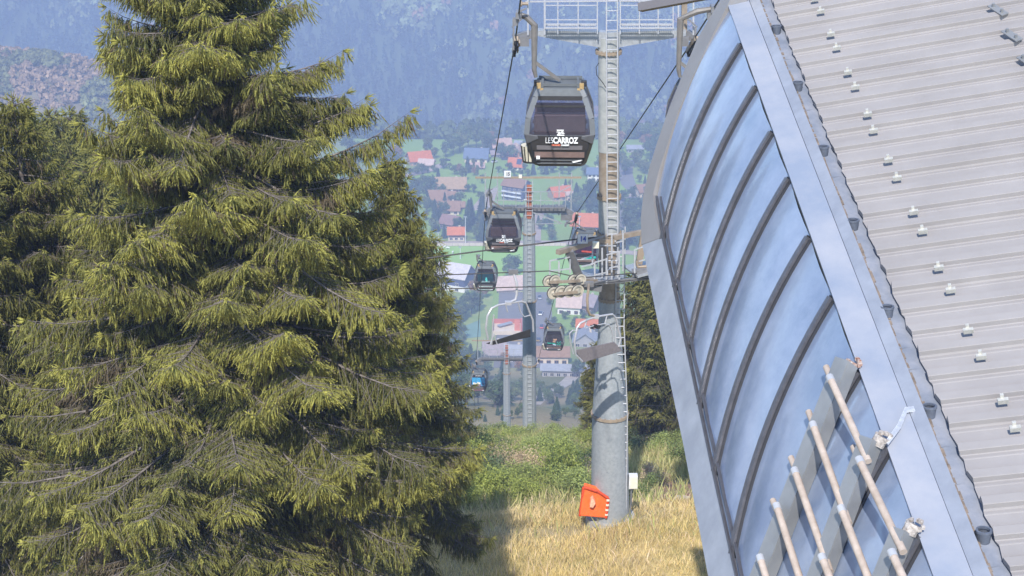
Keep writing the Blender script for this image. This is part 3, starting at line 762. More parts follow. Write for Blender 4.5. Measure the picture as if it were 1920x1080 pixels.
for (x, y0, y1, yy) in ((1031, 489, 520, 45.5), (1048, 490, 520, 45.5), (1069, 486, 512, 45.5), (1115, 492, 532, 45.9), (1137, 484, 532, 45.9), (1161, 472, 524, 46), (1111, 460, 500, 46.3), (1129, 465, 530, 46.2), (1120, 468, 500, 47), (1147, 440, 530, 46.3), (1190, 468, 512, 46), (1214, 480, 510, 46.3), (1168, 432, 508, 46.6)):
    mb = MB(); mb.bar(C1(x, y0, yy), C1(x, y1, yy), .05, .05, up=(0, 1, 0)); P2(T1, mb, 'platform_post', M_rail)
for (a, b, yy) in (((1031, 489), (1069, 482), 45.5), ((1031, 508), (1069, 504), 45.5), ((1115, 492), (1137, 486), 45.9), ((1117, 515), (1137, 511), 45.9), ((1090, 486), (1112, 479), 46.2), ((1137, 478), (1163, 471), 46), ((1142, 503), (1162, 498), 46), ((1190, 468), (1212, 461), 46), ((1198, 490), (1216, 485), 46.3), ((1155, 455), (1170, 451), 46.6), ((1090, 500), (1112, 495), 46.2), ((1125, 452), (1155, 452), 46.4), ((1125, 460), (1155, 461), 46.4)):
    mb = MB(); mb.bar(C1(*a, yy), C1(*b, yy), .035, .035); P2(T1, mb, 'platform_rail', M_rail)
mb = MB(); mb.bar(C1(1124, 452, 46.4), C1(1152, 453, 46.4), .06, .12); P2(T1, mb, 'collar', M_brown)
mb = MB(); mb.box(C1(1117, 459, 45.9), (.2, .14, .2)); P2(T1, mb, 'junction_box', M_cream, bevel=.01)
mb = MB(); sg = C1(1093, 448, 46.0); mb.box(sg, (.30, .02, .30)); so_ = P2(T1, mb, 'number_sign', M_white)
t = text_obj('14', .24, M_blue, Matrix.Translation(sg + Vector((0, -.022, 0))) @ FACE, sx=.85, bold=.006); t.parent = so_
mb = MB(); mb.bar(sg + Vector((-.16, .02, .17)), sg + Vector((-.16, .02, -.3)), .03, .03, up=(0, 1, 0)); P2(T1, mb, 'sign_post', M_rail)
rd = (C1(1221, 520, 46.4) - C1(795, 541, 44.6)).normalized()
for i, (x, y, yy, rr_, mm) in enumerate(((1060, 527, 45.2, .205, 0), (1062, 549, 45.0, .205, 0))):
    pass
M_wheel = mat('sheave_cream', (.50, .46, .38), .5, 0, .1, 8)
def wheels(name, pts, yy, r):
    mb = MB(); c = [C1(x, y, yy) for x, y in pts]
    mb.bar(c[0] + Vector((.05, -.12, 0)), c[-1] + Vector((0, -.12, 0)), .05, .09)
    o = P2(T1, mb, name, M_stain)
    for q in c:
        mb = MB(); ax = Vector((-.45, 1, .05)).normalized(); mb.ring(q, ax, r, .09, 20, r * .72); mb.tube(q - ax * .09, q + ax * .06, r * .28, 10)
        mb.tube(q - ax * .01, q + ax * .012, r * .74, 16)
        w_ = mb.build('sheave', M_wheel); w_.parent = o
        m2 = MB(); m2.ring(q, ax, r * 1.04, .045, 20, r * .97); w2 = m2.build('tyre', M_black); w2.parent = o
wheels('chairlift_sheaves', [(1028, 527), (1040, 526), (1075, 525), (1088, 524)], 45.2, .185)
wheels('chairlift_sheaves', [(1037, 549), (1051, 547), (1068, 546), (1083, 545)], 44.9, .20)
mb = MB(); mb.bar(C1(1093, 528, 45.6), C1(1115, 528, 46), .25, .2); P2(T1, mb, 'sheave_support', M_stain)

# mat, cabinet, at the foot of tower 1
q0 = W(1117, 965, 53.2)
mat_o = empty('crash_mat', (q0.x, q0.y, gz(q0.x, q0.y)), 'bright orange padded crash mat leaning against the foot of the tower', 'crash mat')
M_mat = mat('orange_vinyl', (.85, .14, .025), .45, 0, .1, 6, bump=.4, bscale=6)
def MP(px, py, y): return WY(px, py, y)
yb = q0.y
mb = MB(); mb.poly([MP(1087, 968, yb - .25), MP(1136, 972, yb - .1), MP(1141, 934, yb), MP(1121, 921, yb + .05), MP(1094, 913, yb)], (.03, .28, .05)); P2(mat_o, mb, 'pad', M_mat, bevel=.05)
mb = MB()
rr = random.Random(4)
for (a, b) in (((1094, 913), (1087, 968)), ((1141, 934), (1136, 972)), ((1094, 913), (1121, 921)), ((1121, 921), (1141, 934))):
    mb.bar(MP(*a, yb - .03), MP(*b, yb - .06), .09, .09)
P2(mat_o, mb, 'seam_border', mat('orange_vinyl_dark', (.62, .07, .02), .5, 0, .15, 10), bevel=.03)
mb = MB(); c = MP(1111, 945, yb - .30); mb.poly([c + Vector((-.09, 0, -.12)), c + Vector((.02, 0, -.14)), c + Vector((.10, 0, .02)), c + Vector((.02, .02, .2)), c + Vector((-.06, .02, .12))], (0, .25, 0)); P2(mat_o, mb, 'glare_patch', mat('glare_orange', (.85, .42, .28), .5, 0, .15, 10))  # pale patch: glare on the vinyl, painted into the colour
mb = MB()
for k in range(4):
    a = MP(1140 - k * 1.0, 938 + 9 * k, yb - .08); mb.box(a, (.10, .06, .06))
P2(mat_o, mb, 'buckle_row', M_cream)
c = side1(902, 1187, .2)
cb = empty('electrical_cabinet', c, 'white steel cabinet on the right side of the tower foot', 'cabinet')
mb = MB(); mb.box(c, (.30, .25, .50)); P2(cb, mb, 'box', M_white, bevel=.01)
mb = MB(); mb.box(c + Vector((.02, -.135, 0)), (.24, .015, .44)); mb.box(c + Vector((.1, -.15, 0)), (.02, .02, .06)); P2(cb, mb, 'door', M_cream)
mb = MB(); mb.box(c + Vector((-.25, .1, 0)), (.3, .04, .05)); P2(cb, mb, 'bracket', M_galv_dark)
mb = MB(); mb.path([c + Vector((-.05, 0, -.25)), c + Vector((-.05, 0, -.8)), Vector((c.x - .1, c.y, gz(c.x, c.y)))], .03, 6); P2(cb, mb, 'conduit', M_galv_dark)

# --- generic gondola tower (second and third)
def gondola_tower(bpx, tpx, arm_d, half_l, half_r, wb, wt, label, sign=None):
    """bpx base (px,py,depth); tpx arm centre (px,py)"""
    b = W(*bpx); t = W(tpx[0], tpx[1], arm_d)
    if b.z > gz(b.x, b.y): b.z = gz(b.x, b.y) - .2
    o = empty('lift_tower', b, label, 'lift tower', GROUP_T)
    top = t + Vector((0, 0, .1)); px = F / arm_d
    mb = MB(); mb.path([b - Vector((0, 0, .5)), b.lerp(t, .45), b.lerp(t, .98)], [wb / 2 / px, wb / 2 / px * .97, wt / 2 / px], 24); P2(o, mb, 'shaft', M_shaft, smooth=True)
    for f in (.35, .62, .9):
        mb = MB(); p = b.lerp(t, f); mb.tube(p, p + Vector((0, 0, .1)), (wb * (1 - f) + wt * f) / 2 / px * 1.18, 24); P2(o, mb, 'flange', M_brown)
    s = Vector((0, -wt / 2 / px - .15, 0)); ladder(o, b + Vector((0, -wb / 2 / px - .12, 0)), t + s + Vector((0, 0, -.4)), .30, m=M_shaft, r=.012)
    ladder(o, t + s + Vector((0, 0, -.4)), t + s + Vector((0, 0, 2.0)), .42, m=M_rail)
    mb = MB(); mb.bar(t + s * .8 + Vector((0, 0, -.5)), t + s * .8 + Vector((0, 0, 1.7)), .3, .04, up=(0, 1, 0)); P2(o, mb, 'ladder_backplate', M_orange)
    L = t + Vector((-half_l, 0, 0)); Rr = t + Vector((half_r, 0, 0))
    mb = MB(); mb.bar(L, Rr, .45, .42); P2(o, mb, 'crossarm', M_galv_dark)
    mb = MB(); n = 18
    for k in range(n + 1): mb.box(L.lerp(Rr, k / n) + Vector((0, -.2, .27)), (.05, .8, .05))
    mb.bar(L + Vector((0, -.6, .27)), Rr + Vector((0, -.6, .27)), .06, .06)
    P2(o, mb, 'grating_walkway', M_galv_dark)
    mb = MB()
    for k in range(7): p = L.lerp(Rr, k / 6) + Vector((0, -.6, .2)); mb.bar(p, p + Vector((0, 0, 1.1)), .04, .04, up=(0, 1, 0))
    for z in (.75, 1.3): mb.bar(L + Vector((0, -.6, z)), Rr + Vector((0, -.6, z)), .035, .035)
    P2(o, mb, 'guard_rail', M_galv)
    mb = MB(); tz = 2.35
    for q in (L, Rr):
        for dx in (-.38, .38): mb.bar(q + Vector((dx, 0, -.4)), q + Vector((dx, 0, tz)), .07, .07, up=(0, 1, 0))
        mb.bar(q + Vector((-.38, 0, 1.1)), q + Vector((.38, 0, 1.5)), .05, .05)
    P2(o, mb, 'gantry_post', M_galv)
    mb = MB(); mb.bar(L + Vector((-1.0, 0, tz - .3)), Rr + Vector((1.0, 0, tz - .3)), .09, .12); P2(o, mb, 'gantry_beam', M_brown)
    for q in (L, Rr):
        mb = MB(); sd = -1 if q is L else 1; mb.bar(q, q + Vector((sd * .5, 0, -.3)), .3, .3); mb.box(q + Vector((sd * .1, 0, -.5)), (.7, .5, .35)); P2(o, mb, 'sheave_support', M_galv_dark)
    if sign:
        mb = MB(); c = t + Vector((-1.35, -.1, tz - .05)); mb.box(c, (.42, .03, .42)); sgn = P2(o, mb, 'number_sign', M_white)
        x = text_obj(sign, .3, mat('sign_black', (.03, .03, .04), .5), Matrix.Translation(c + Vector((.03, -.03, 0))) @ FACE, sx=.8, bold=.008); x.parent = sgn
        mb = MB(); mb.box(t + Vector((-.55, -.1, tz - .2)), (.2, .15, .2)); P2(o, mb, 'junction_box', M_cream)
        mb = MB(); mb.bar(t + Vector((.15, -.3, -.1)), t + Vector((2.0, -.2, -.85)), .06, .08); mb.bar(t + Vector((-.4, -.3, -.9)), t + Vector((2.1, -.2, -.88)), .04, .04); P2(o, mb, 'stay_arm', M_galv)
        mb = MB(); c = b + Vector((.38, -.35, .75)); mb.box(c, (.28, .25, .5)); P2(o, mb, 'control_box', M_white)
    return o, L, Rr
T2, L2, R2 = gondola_tower((993, 812, 101.5), (992, 392), 96.8, 2.35, 2.25, 27, 22, 'middle grey lift tower with red ladder back and a wide crossarm above the second cabin', '15')
T3, L3, R3 = gondola_tower((951, 800, 168), (950, 672), 165, 2.7, 2.5, 15, 13, 'farthest and smallest lift tower, its crossarm partly hidden by the middle tower')
for To, c in ((T2, cabL[2]), (T2, cabR[2]), (T3, cabL[3]), (T3, cabR[3])):
    sheave_train(To, c + Vector((0, 0, -.2)), Vector((0, 1, -.5)), 6, .2, .45)

# ------------------------------------------------------------------ ropes
def rope(name, pts, r, label, group=None, m=None, sag=.0):
    P = []
    for a, b in zip(pts[:-1], pts[1:]):
        n = 14
        for k in range(n): t = k / n; P.append(a.lerp(b, t) - Vector((0, 0, sag * (b - a).length * 4 * t * (1 - t) * .01)))
    P.append(pts[-1]); mb = MB(); o = empty(name, P[0]); bpy.data.objects.remove(o)
    mb.path(P, r, 8); o = mb.build(name, m or M_cable, smooth=True); return tag(o, label, 'rope', group)
rope('haul_rope', cabL, .024, 'steel haul rope of the left cabins, running down past all three towers', 'haul ropes')
rope('haul_rope', cabR, .024, 'steel haul rope on the right of the towers, passing behind the middle tower', 'haul ropes')
rB = [WY(560, 524, 44), WY(795, 517, 44.6), WY(1030, 508, 45.2), WY(1070, 517, 45.2), WY(1100, 520, 45.3), WY(1330, 500, 47.6)]
rC = [WY(560, 545, 43.6), WY(819, 542, 44.4), WY(1030, 537, 44.9), WY(1100, 534, 45.2), WY(1221, 522, 46.3), WY(1400, 500, 49)]
rope('chairlift_rope', rB, .018, 'upper of the two chairlift ropes crossing level behind the wheels', 'chairlift ropes')
rope('chairlift_rope', rC, .018, 'lower chairlift rope carrying the pale chair, under the wheels', 'chairlift ropes')
rope('power_cable', [WY(480, 520, 46), WY(801, 484, 46.5), WY(975, 461, 47), WY(1095, 447, 47.2), WY(1130, 444, 47.3)], .026, 'dark slanting cable rising from the spruce to the number 14 sign')
rope('thin_cable', [WY(1178, 760, 60), WY(1320, 762, 62)], .01, 'upper thin wire in front of the dark firs beside the hall', 'thin wires')
rope('thin_cable', [WY(1178, 787, 60), WY(1320, 788, 62)], .01, 'lower thin wire in front of the dark firs beside the hall', 'thin wires')

# ------------------------------------------------------------------ gondola cabins
M_body = mat('cabin_dark', (.035, .035, .04), .32, 0, .1, 4, coat=.3)
M_bodyg = mat('cabin_grey', (.14, .15, .16), .4, .1, .08, 4)
M_cglass = glass_mat('cabin_glass', (.10, .09, .12), .74)
M_roofc = mat('cabin_roof', (.13, .14, .145), .8, 0, .1, 4, spec=.2)
M_seat = mat('seat_brown', (.085, .06, .055), .6, 0, .2, 4)
M_rack = mat('rack_cream', (.62, .58, .46), .5, 0, .1, 8)
M_yel = mat('latch_yellow', (.42, .29, .13), .5, 0, .2, 12)
M_logo = mat('logo_white', (.82, .82, .82), .5, 0, .02, 5)
RG = [(0, .70, .72), (.10, .77, .80), (.55, .90, .96), (.95, .995, 1.05), (1.10, 1.0, 1.06), (1.45, .955, 1.0), (2.0, .76, .82), (2.12, .70, .76), (2.24, .64, .68)]
def ringpts(z, a, b, ch=.12):
    return [(-a + ch, -b, z), (a - ch, -b, z), (a, -b + ch, z), (a, b - ch, z), (a - ch, b, z), (-a + ch, b, z), (-a, b - ch, z), (-a, -b + ch, z)]
def rg(z):
    for (z0, a0, b0), (z1, a1, b1) in zip(RG[:-1], RG[1:]):
        if z <= z1: t = (z - z0) / (z1 - z0); return a0 + (a1 - a0) * t, b0 + (b1 - b0) * t
    return RG[-1][1:]
def loft(zs, inset=0, caps=(True, True)):
    mb = MB(); V = []; n = 8
    for z in zs: a, b = rg(z); V += ringpts(z, a - inset, b - inset)
    Fs = [(k * n + i, k * n + (i + 1) % n, (k + 1) * n + (i + 1) % n, (k + 1) * n + i) for k in range(len(zs) - 1) for i in range(n)]
    if caps[0]: Fs.append(tuple(range(n - 1, -1, -1)))
    if caps[1]: Fs.append(tuple(range((len(zs) - 1) * n, len(zs) * n)))
    return mb.add(V, Fs)
def make_cabin(label, design):
    c = empty('gondola_cabin', (0, 0, 0), label, 'gondola cabin', 'gondola cabins hanging on the ropes')
    loft([0, .1, .3, .55, .8, .95, 1.0]).build('lower_body', M_body, c, bevel=.03)
    loft([1.0, 1.1, 1.45, 2.0], inset=.02, caps=(False, False)).build('window', M_cglass, c)
    rf = loft([2.0, 2.12, 2.24]).build('roof', M_roofc, c, bevel=.03)
    mb = MB()
    for sx in (-1, 1):
        mb.bar((sx * .5, -.62, 2.28), (sx * .5, .62, 2.28), .07, .07)
    for sy in (-1, 1): mb.bar((-.62, sy * .5, 2.30), (.62, sy * .5, 2.30), .06, .08)
    mb.build('roof_frame', M_roofc, c)
    for sx in (-1, 1):
        mb = MB(); mb.box((sx * .60, -.55, 2.26), (.12, .16, .2)); mb.box((sx * .52, -.68, 2.16), (.09, .06, .16)); mb.build('latch', M_yel, c)
        mb = MB(); mb.box((sx * .66, -.42, 2.33), (.16, .18, .16)); mb.build('buffer', M_black, c, bevel=.02)
    for sx in (-1, 1):         # corner pillars
        for sy in (-1, 1):
            mb = MB()
            for z0, z1 in ((1.0, 1.45), (1.45, 2.0), (2.0, 2.18)):
                a0, b0 = rg(z0); a1, b1 = rg(z1)
                mb.bar((sx * (a0 - .07), sy * (b0 - .045), z0), (sx * (a1 - .07), sy * (b1 - .045), z1), .15, .1, up=(0, sy, 0))
            mb.build('pillar', M_bodyg, c)
    for sx in (-1, 1):   # cheek pieces below the pillars
        mb = MB(); a, b = rg(1.0); mb.poly([(sx * (a - .02), -b - .012, 1.03), (sx * (a - .38), -b - .012, .98), (sx * (a - .40), -b - .012, .88), (sx * (a - .06), -b + .02, .72)], (0, .08, 0)); mb.build('cheek_panel', M_bodyg if False else mat('cabin_cheek', (.09, .092, .10), .4, 0, .1, 5), c, bevel=.02)
    mb = MB(); mb.bar((-.62, -.80, 1.99), (.62, -.80, 1.99), .05, .12); mb.build('window_rail', M_body, c); mb = MB(); mb.bar((-.70, -.89, 1.78), (.70, -.89, 1.78), .03, .06)
    mb.build('window_rail', M_body, c)
    mb = MB(); mb.bar((-.70, .89, 1.78), (.70, .89, 1.78), .03, .06); mb.build('window_rail', M_body, c)
    a, b = rg(.45)
    mb = MB(); mb.bar((-.64, -.97, .62), (.64, -.97, .62), .06, .12); mb.build('step_panel', mat('bumper_grey', (.13, .12, .125), .5, 0, .1, 6), c)
    mb = MB(); mb.bar((-.70, -.905, .40), (.70, -.905, .40), .07, .16); mb.build('bumper', mat('bumper_brown', (.16, .105, .09), .6, 0, .15, 6), c)
    mb = MB(); mb.bar((-.66, -.84, .22), (.66, -.84, .22), .05, .03); mb.bar((-.62, -.81, .12), (.62, -.81, .12), .05, .03); mb.build('sill_strip', M_bodyg, c)
    mb = MB(); mb.box((-.60, -.96, .32), (.10, .03, .09)); mb.poly([(.35, -.885, .18), (.62, -.885, .24), (.62, -.885, .21), (.40, -.885, .15)], (0, .03, 0)); mb.build('sticker', M_logo, c)
    # seats inside
    for sy in (-1, 1):
        mb = MB(); mb.box((0, sy * .70, 1.20), (1.45, .10, .62)); mb.box((0, sy * .5, .98), (1.6, .4, .08)); mb.build('bench', M_seat, c, bevel=.04)
    mb = MB(); mb.bar((-.72, -.62, 1.52), (.72, -.62, 1.52), .03, .03); mb.build('grab_rail', M_bodyg, c)
    mb = MB(); mb.path([(-.6, .4, 1.95), (-.35, .35, 1.78), (0, .3, 1.86), (.35, .35, 1.80), (.6, .4, 1.92)], .07, 6); mb.build('ceiling_trim', M_black, c)
    # ski tray on the left door
    mb = MB(); mb.path([(-.80, -.45, .10), (-.80, -.45, .55)], [.24, .30], 18); rk = mb.build('ski_rack', M_rack, c, smooth=True)
    mb = MB(); k = 0
    for k in range(7):
        t = PI * (.75 + k * .13); mb.bar((-.80 + math.cos(t) * .25, -.45 + math.sin(t) * .25, .11), (-.80 + math.cos(t) * .305, -.45 + math.sin(t) * .305, .55), .025, .02, up=(math.cos(t), math.sin(t), 0))
    mb.ring((-.80, -.45, .09), (0, 0, 1), .26, .05, 18); mb.build('rack_slat', M_black, rk)
    yb_ = -1.055
    if design == 'town':
        L_ = lambda pts, y=yb_ - .012: [(x, y, z) for x, z in pts]
        lg = MB()        # emblem: two crossed strokes like a folded ribbon Z
        cx, cz, q = 0.02, 1.07, .17
        for pts in ([(-.62, .50), (.58, .50), (.50, .30), (-.55, .30)], [(.30, .36), (.52, .36), (-.15, -.40), (-.38, -.40)], [(-.38, -.34), (.62, -.34), (.70, -.52), (-.52, -.52)],
                    [(-.60, .18), (-.10, .18), (-.16, .06), (-.66, .06)], [(-.22, .1), (-.04, .1), (-.42, -.44), (-.60, -.44)], [(.42, .16), (.60, .16), (.34, -.16), (.16, -.16)], [(.2, -.08), (.70, -.08), (.66, -.2), (.14, -.2)]):
            lg.poly(L_([(cx + x * q, cz + z * q) for x, z in pts], yb_ - .02), (0, .012, 0))
        lg.build('emblem', M_logo, c)
        text_obj('LES', .235, M_logo, Matrix.Translation((-.29, yb_ - .018, .84)) @ FACE, sx=.66, parent=c, bold=-.001)
        text_obj('CARROZ', .235, M_logo, Matrix.Translation((.165, yb_ - .012, .84)) @ FACE, sx=.72, parent=c, bold=.010)
        text_obj('GRAND', .062, mat('logo_red', (.75, .2, .12), .5), Matrix.Translation((-.10, yb_ - .012, .71)) @ FACE, sx=1.15, parent=c, bold=.003)
        text_obj('MASSIF', .062, M_logo, Matrix.Translation((.16, yb_ - .012, .71)) @ FACE, sx=1.15, parent=c, bold=.003)
    else:
        # printed foil on window and lower body: coloured shapes
        def blob(name, pts, colr, y=None):
            m_ = MB()
            for (x0, z0, x1, z1, w_) in pts:
                b0 = rg(z0)[1]; b1 = rg(z1)[1]; m_.bar((x0, -b0 - .012, z0), (x1, -b1 - .012, z1), w_, .02, up=(0, 1, 0))
            m_.build(name, mat('foil_' + name + design, colr, .4, 0, .25, 5), c)
        if design == 'teal':
            bgc = (.02, .05, .07); blob('printed_foil', [(-.68, 1.35, .68, 1.35, .9)], bgc)
            blob('yellow_print', [(-.5, 1.50, -.30, 1.46, .16), (-.55, 1.56, -.45, 1.5, .12)], (.85, .55, .08))
            blob('white_print', [(-.3, 1.44, .0, 1.54, .09), (0, 1.54, .25, 1.66, .10), (.25, 1.66, .34, 1.58, .07)], (.5, .62, .6))
            blob('teal_print', [(.2, 1.5, .06, 1.25, .12), (.06, 1.25, .12, 1.0, .16), (.25, 1.6, .3, 1.4, .06)], (.08, .42, .40))
            text_obj('LESCARROZ', .17, mat('foil_letters', (.35, .5, .5), .5), Matrix.Translation((.0, -1.09, .98)) @ FACE, sx=.8, parent=c, bold=.003)
            blob('white_print', [(-.55, .5, .6, .5, .06), (-.6, .2, .62, .2, .09)], (.7, .7, .75))
        if design == 'blue':
            blob('printed_foil', [(-.72, 1.30, .72, 1.30, 1.0)], (.05, .30, .55))
            blob('white_print', [(-.5, 1.65, -.1, 1.7, .14), (-.6, 1.15, -.2, 1.05, .20), (-.15, 1.2, .2, 1.1, .22), (-.4, 1.32, .1, 1.36, .1)], (.75, .72, .66))
            blob('navy_print', [(.2, 1.6, .5, 1.55, .2), (.35, 1.2, .55, 1.0, .2), (-.2, 1.5, .1, 1.55, .08)], (.02, .08, .22))
            blob('red_print', [(-.3, .88, .3, .88, .07), (-.62, .22, .62, .22, .07)], (.55, .12, .25))
            text_obj('LES CARROZ', .15, M_logo, Matrix.Translation((0, -.86, 1.93)) @ FACE, sx=.8, parent=c, bold=.002)
        if design == 'brown':
            blob('printed_foil', [(-.66, 1.30, .66, 1.30, .95)], (.045, .04, .05))
            blob('tan_print', [(-.25, 1.4, .1, 1.22, .16), (.1, 1.22, .4, 1.36, .16), (-.15, 1.5, .3, 1.62, .10), (.42, 1.5, .5, 1.3, .1), (-.1, 1.1, .15, 1.05, .12)], (.42, .26, .18))
            blob('green_print', [(-.6, .92, .15, .88, .09), (.3, 1.05, .6, .7, .07), (.62, 1.1, .35, .7, .07), (.2, .8, .7, .85, .08)], (.03, .36, .28))
            blob('white_print', [(-.1, .78, .2, .72, .08), (-.66, .30, .6, .30, .06)], (.5, .6, .8))
        if design == 'red':
            blob('printed_foil', [(-.66, 1.35, .66, 1.35, .9)], (.05, .03, .06)); blob('red_print', [(-.5, 1.35, .5, 1.45, .2), (-.3, 1.15, .4, 1.1, .12)], (.5, .09, .07))
            blob('teal_print', [(-.1, .62, .7, .7, .16)], (.03, .42, .38)); blob('white_print', [(-.6, .5, .6, .5, .05)], (.6, .6, .6))
    return c
def place_cabin(px, ytop, ybot, wpx, cable, label, design, hoff=None):
    d = 2.0 * F / wpx; c = make_cabin(label, design)
    p = W(px, ybot, d); c.location = p + Vector((0, 1.0, .0)); c.rotation_euler = (0, 0, R(-2))
    # rope point above
    base = c.location; best = None
    for a, b in zip(cable[:-1], cable[1:]):
        if (a.y - base.y) * (b.y - base.y) <= 0: best = a.lerp(b, (base.y - a.y) / (b.y - a.y))
    g_ = best - base; zt = max(g_.z, 2.9); gx = g_.x
    mb = MB(); hx_ = -.74; mb.path([(gx, 0, zt), ((gx + hx_) / 2, 0, zt - .08), (hx_, 0, max(3.02, zt - .3)), (hx_, 0, 2.62), (hx_ + .05, 0, 2.4)], [.07, .09, .10, .07, .05], 8); mb.bar((hx_, 0, 2.85), (-.02, 0, 2.32), .09, .10, up=(0, 1, 0)); mb.build('hanger', mat('hanger_zinc', (.19, .175, .16), .55, .2, .15, 4), c)
    mb = MB(); mb.box((gx, 0, zt), (.16, .5, .18)); mb.box((gx - .1, 0, zt - .2), (.14, .25, .2)); mb.bar((gx, -.25, zt + .1), (gx + .22, -.3, zt + .22), .05, .05); mb.build('grip', M_galv_dark, c)
    return c
place_cabin(1051, 130, 317, 133, cabL, 'nearest and largest dark cabin with the white town lettering, hanging at the upper tower arm', 'town')
place_cabin(945, 390, 477, 67, cabL, 'second dark cabin with white town lettering, just left of the middle tower', 'town')
place_cabin(911, 490, 548, 44, cabL, 'dark cabin with a yellow and teal printed motif, above the left chair', 'teal')
place_cabin(898, 695, 736, 34, cabL, 'lowest and farthest cabin, its front printed bright blue', 'blue')
place_cabin(1039, 597, 660, 40, cabR, 'dark cabin with brown and green print, between the two chairs', 'brown')
place_cabin(1099, 452, 500, 54, cabR, 'dark cabin with red print, half hidden behind the number 14 platform', 'red')
place_cabin(1322, 130, 317, 133, cabR, 'cabin on the right rope mostly hidden behind the verge of the glazed hall', 'town')

# ------------------------------------------------------------------ chairs
M_chairf = mat('chair_frame', (.50, .50, .53), .4, .3, .08, 10)
M_chairs = mat('chair_seat_grey', (.19, .165, .17), .6, 0, .12, 12); M_chaird = mat('chair_seat_dark', (.03, .028, .028), .6, 0, .2, 6)
def chair(label, seat, y0, frame_px, panel_px, hang_px, inner_px, rope_pt):
    """all pixel lists are turned into points near distance y0; the far side is further back"""
    pn = panel_px; ax = (pn[1][0] - pn[0][0])
    def Q(px, py):
        t = (px - pn[0][0]) / ax; return WY(px, py, y0 + 1.0 * t)
    c = empty('lift_chair', Q(*pn[0]), label, 'lift chair', 'chairs of the chairlift')
    n_ = Vector((.5, -.75, .2)).normalized()
    mb = MB(); mb.poly([Q(*p) for p in pn], n_ * -.06); P2(c, mb, 'seat_panel', seat, bevel=.015)
    fr = [Q(*p) for p in frame_px]; mb = MB(); mb.path(fr, .032, 8); P2(c, mb, 'frame', M_chairf, smooth=True)
    for ip in inner_px: mb = MB(); mb.path([Q(*p) for p in ip], .02, 8); P2(c, mb, 'restraint_bar', M_chairf, smooth=True)
    hp = [Q(*p) for p in hang_px]; mb = MB(); mb.path(hp + [rope_pt], .04, 8); P2(c, mb, 'hanger', M_brown if seat is M_chairs else M_chairf, smooth=True)
    mb = MB(); mb.box(rope_pt + Vector((0, 0, .02)), (.3, .12, .16)); P2(c, mb, 'grip', M_galv_dark)
    mb = MB(); q = Q(*hang_px[0]); mb.box(q, (.2, .15, .1)); P2(c, mb, 'clamp', M_chairf)
    return c
def on_rope(rp, px):
    best = None
    for a, b in zip(rp[:-1], rp[1:]):
        xa = 960 + F * a.x / (a.y * cp - a.z * sp); xb = 960 + F * b.x / (b.y * cp - b.z * sp)
        if xa <= px <= xb: best = a.lerp(b, (px - xa) / (xb - xa))
    return best
ch1 = chair('lift chair with a nearly black seat panel, left of the middle tower', M_chaird, 44.2,
      [(915, 636), (911, 615), (914, 592), (922, 578), (934, 572), (953, 569), (978, 565), (986, 568), (992, 583), (999, 600), (1000, 622)],
      [(912, 644), (995, 617), (995, 632), (924, 647)], [(953, 568), (966, 562), (969, 552), (969, 532)],
      [[(948, 572), (952, 585)], [(972, 568), (976, 585), (983, 594), (994, 591)], [(926, 590), (924, 612), (922, 646)], [(926, 626), (919, 646)], [(926, 626), (932, 646)]], on_rope(rB, 962))
ch2 = chair('lift chair with a grey seat panel, in front of the tall numbered tower', M_chairs, 43.8,
      [(1092, 678), (1079, 664), (1077, 640), (1082, 615), (1088, 606), (1100, 600), (1117, 594), (1148, 589), (1155, 596), (1160, 620), (1164, 634), (1160, 650)],
      [(1078, 657), (1152, 641), (1168, 658), (1094, 680)], [(1117, 593), (1106, 590), (1102, 580), (1101, 560), (1103, 545)],
      [[(1075, 664), (1069, 640), (1068, 625), (1074, 619), (1080, 620)], [(1098, 615), (1112, 611), (1132, 607), (1142, 609), (1148, 622), (1150, 640)], [(1100, 602), (1096, 614)], [(1138, 592), (1134, 607)]], on_rope(rC, 1104))
mb = MB(); p = WY(1113, 613, 44.3)
for k in range(3): mb.box(p + Vector((.09 * k - .05, 0, .03 * (k % 2))), (.1, .12, .09), rz=k)
P2(ch2, mb, 'footrest_fitting', M_black)
#@@PART3
# ------------------------------------------------------------------ near spruces
ym = 30.0
main = spruce_meshes(11, 21.5, 6.6, nb=600, dens=1.0, expo=1.12, skirt=.22, tone=1.3, asym=.17)
pm = on_ground(437, 1440, 15); xm = (425 - 960) / F * 32.5
spruce_obj(main, (xm, ym, gz(xm, ym) - .1), 'largest spruce, its broad bushy crown filling the left half of the view', rz=R(20))
G_SP = 'spruces on the left of the slope'
second = spruce_meshes(23, 17.0, 4.6, nb=300, dens=.9, expo=1.1, tone=1.0, tw=1.05)
behind = spruce_meshes(27, 17.0, 3.6, nb=250, dens=.9, expo=1.12, tone=.95, tw=1.1, bare=.30)
def put_spruce(meshes, px, apex_py, y, H, label, rz=0, wid=1.0, group=G_SP, dz=0):
    """stand a tree at pixel column px and world distance y with its tip at apex_py"""
    a = WY(px, apex_py, y); zg = gz(a.x, y); s = (a.z - zg) / H
    return spruce_obj(meshes, (a.x, y, zg - .1), label, rz=rz, sc=(s * wid, s * wid, s), group=group)
put_spruce(second, 22, 172, 34.5, 17.0, 'spruce at the left edge with a thinning tip and a visible grey trunk', rz=R(50), wid=1.12)
put_spruce(second, -150, 60, 33, 17.0, 'tall spruce cut by the left border of the view', rz=R(170), wid=1.0)
put_spruce(behind, 735, 285, 36.5, 17.0, 'shorter spruce right behind the big one, its tip just left of the village', rz=R(255), wid=.9)
put_spruce(behind, 655, 335, 39, 17.0, 'spruce filling the gap between the biggest spruce and the shorter one on its right', rz=R(95), wid=1.05)
far_sp = spruce_meshes(31, 14.0, 2.3, nb=170, dens=.55, expo=.6, tw=1.7, tone=.95)
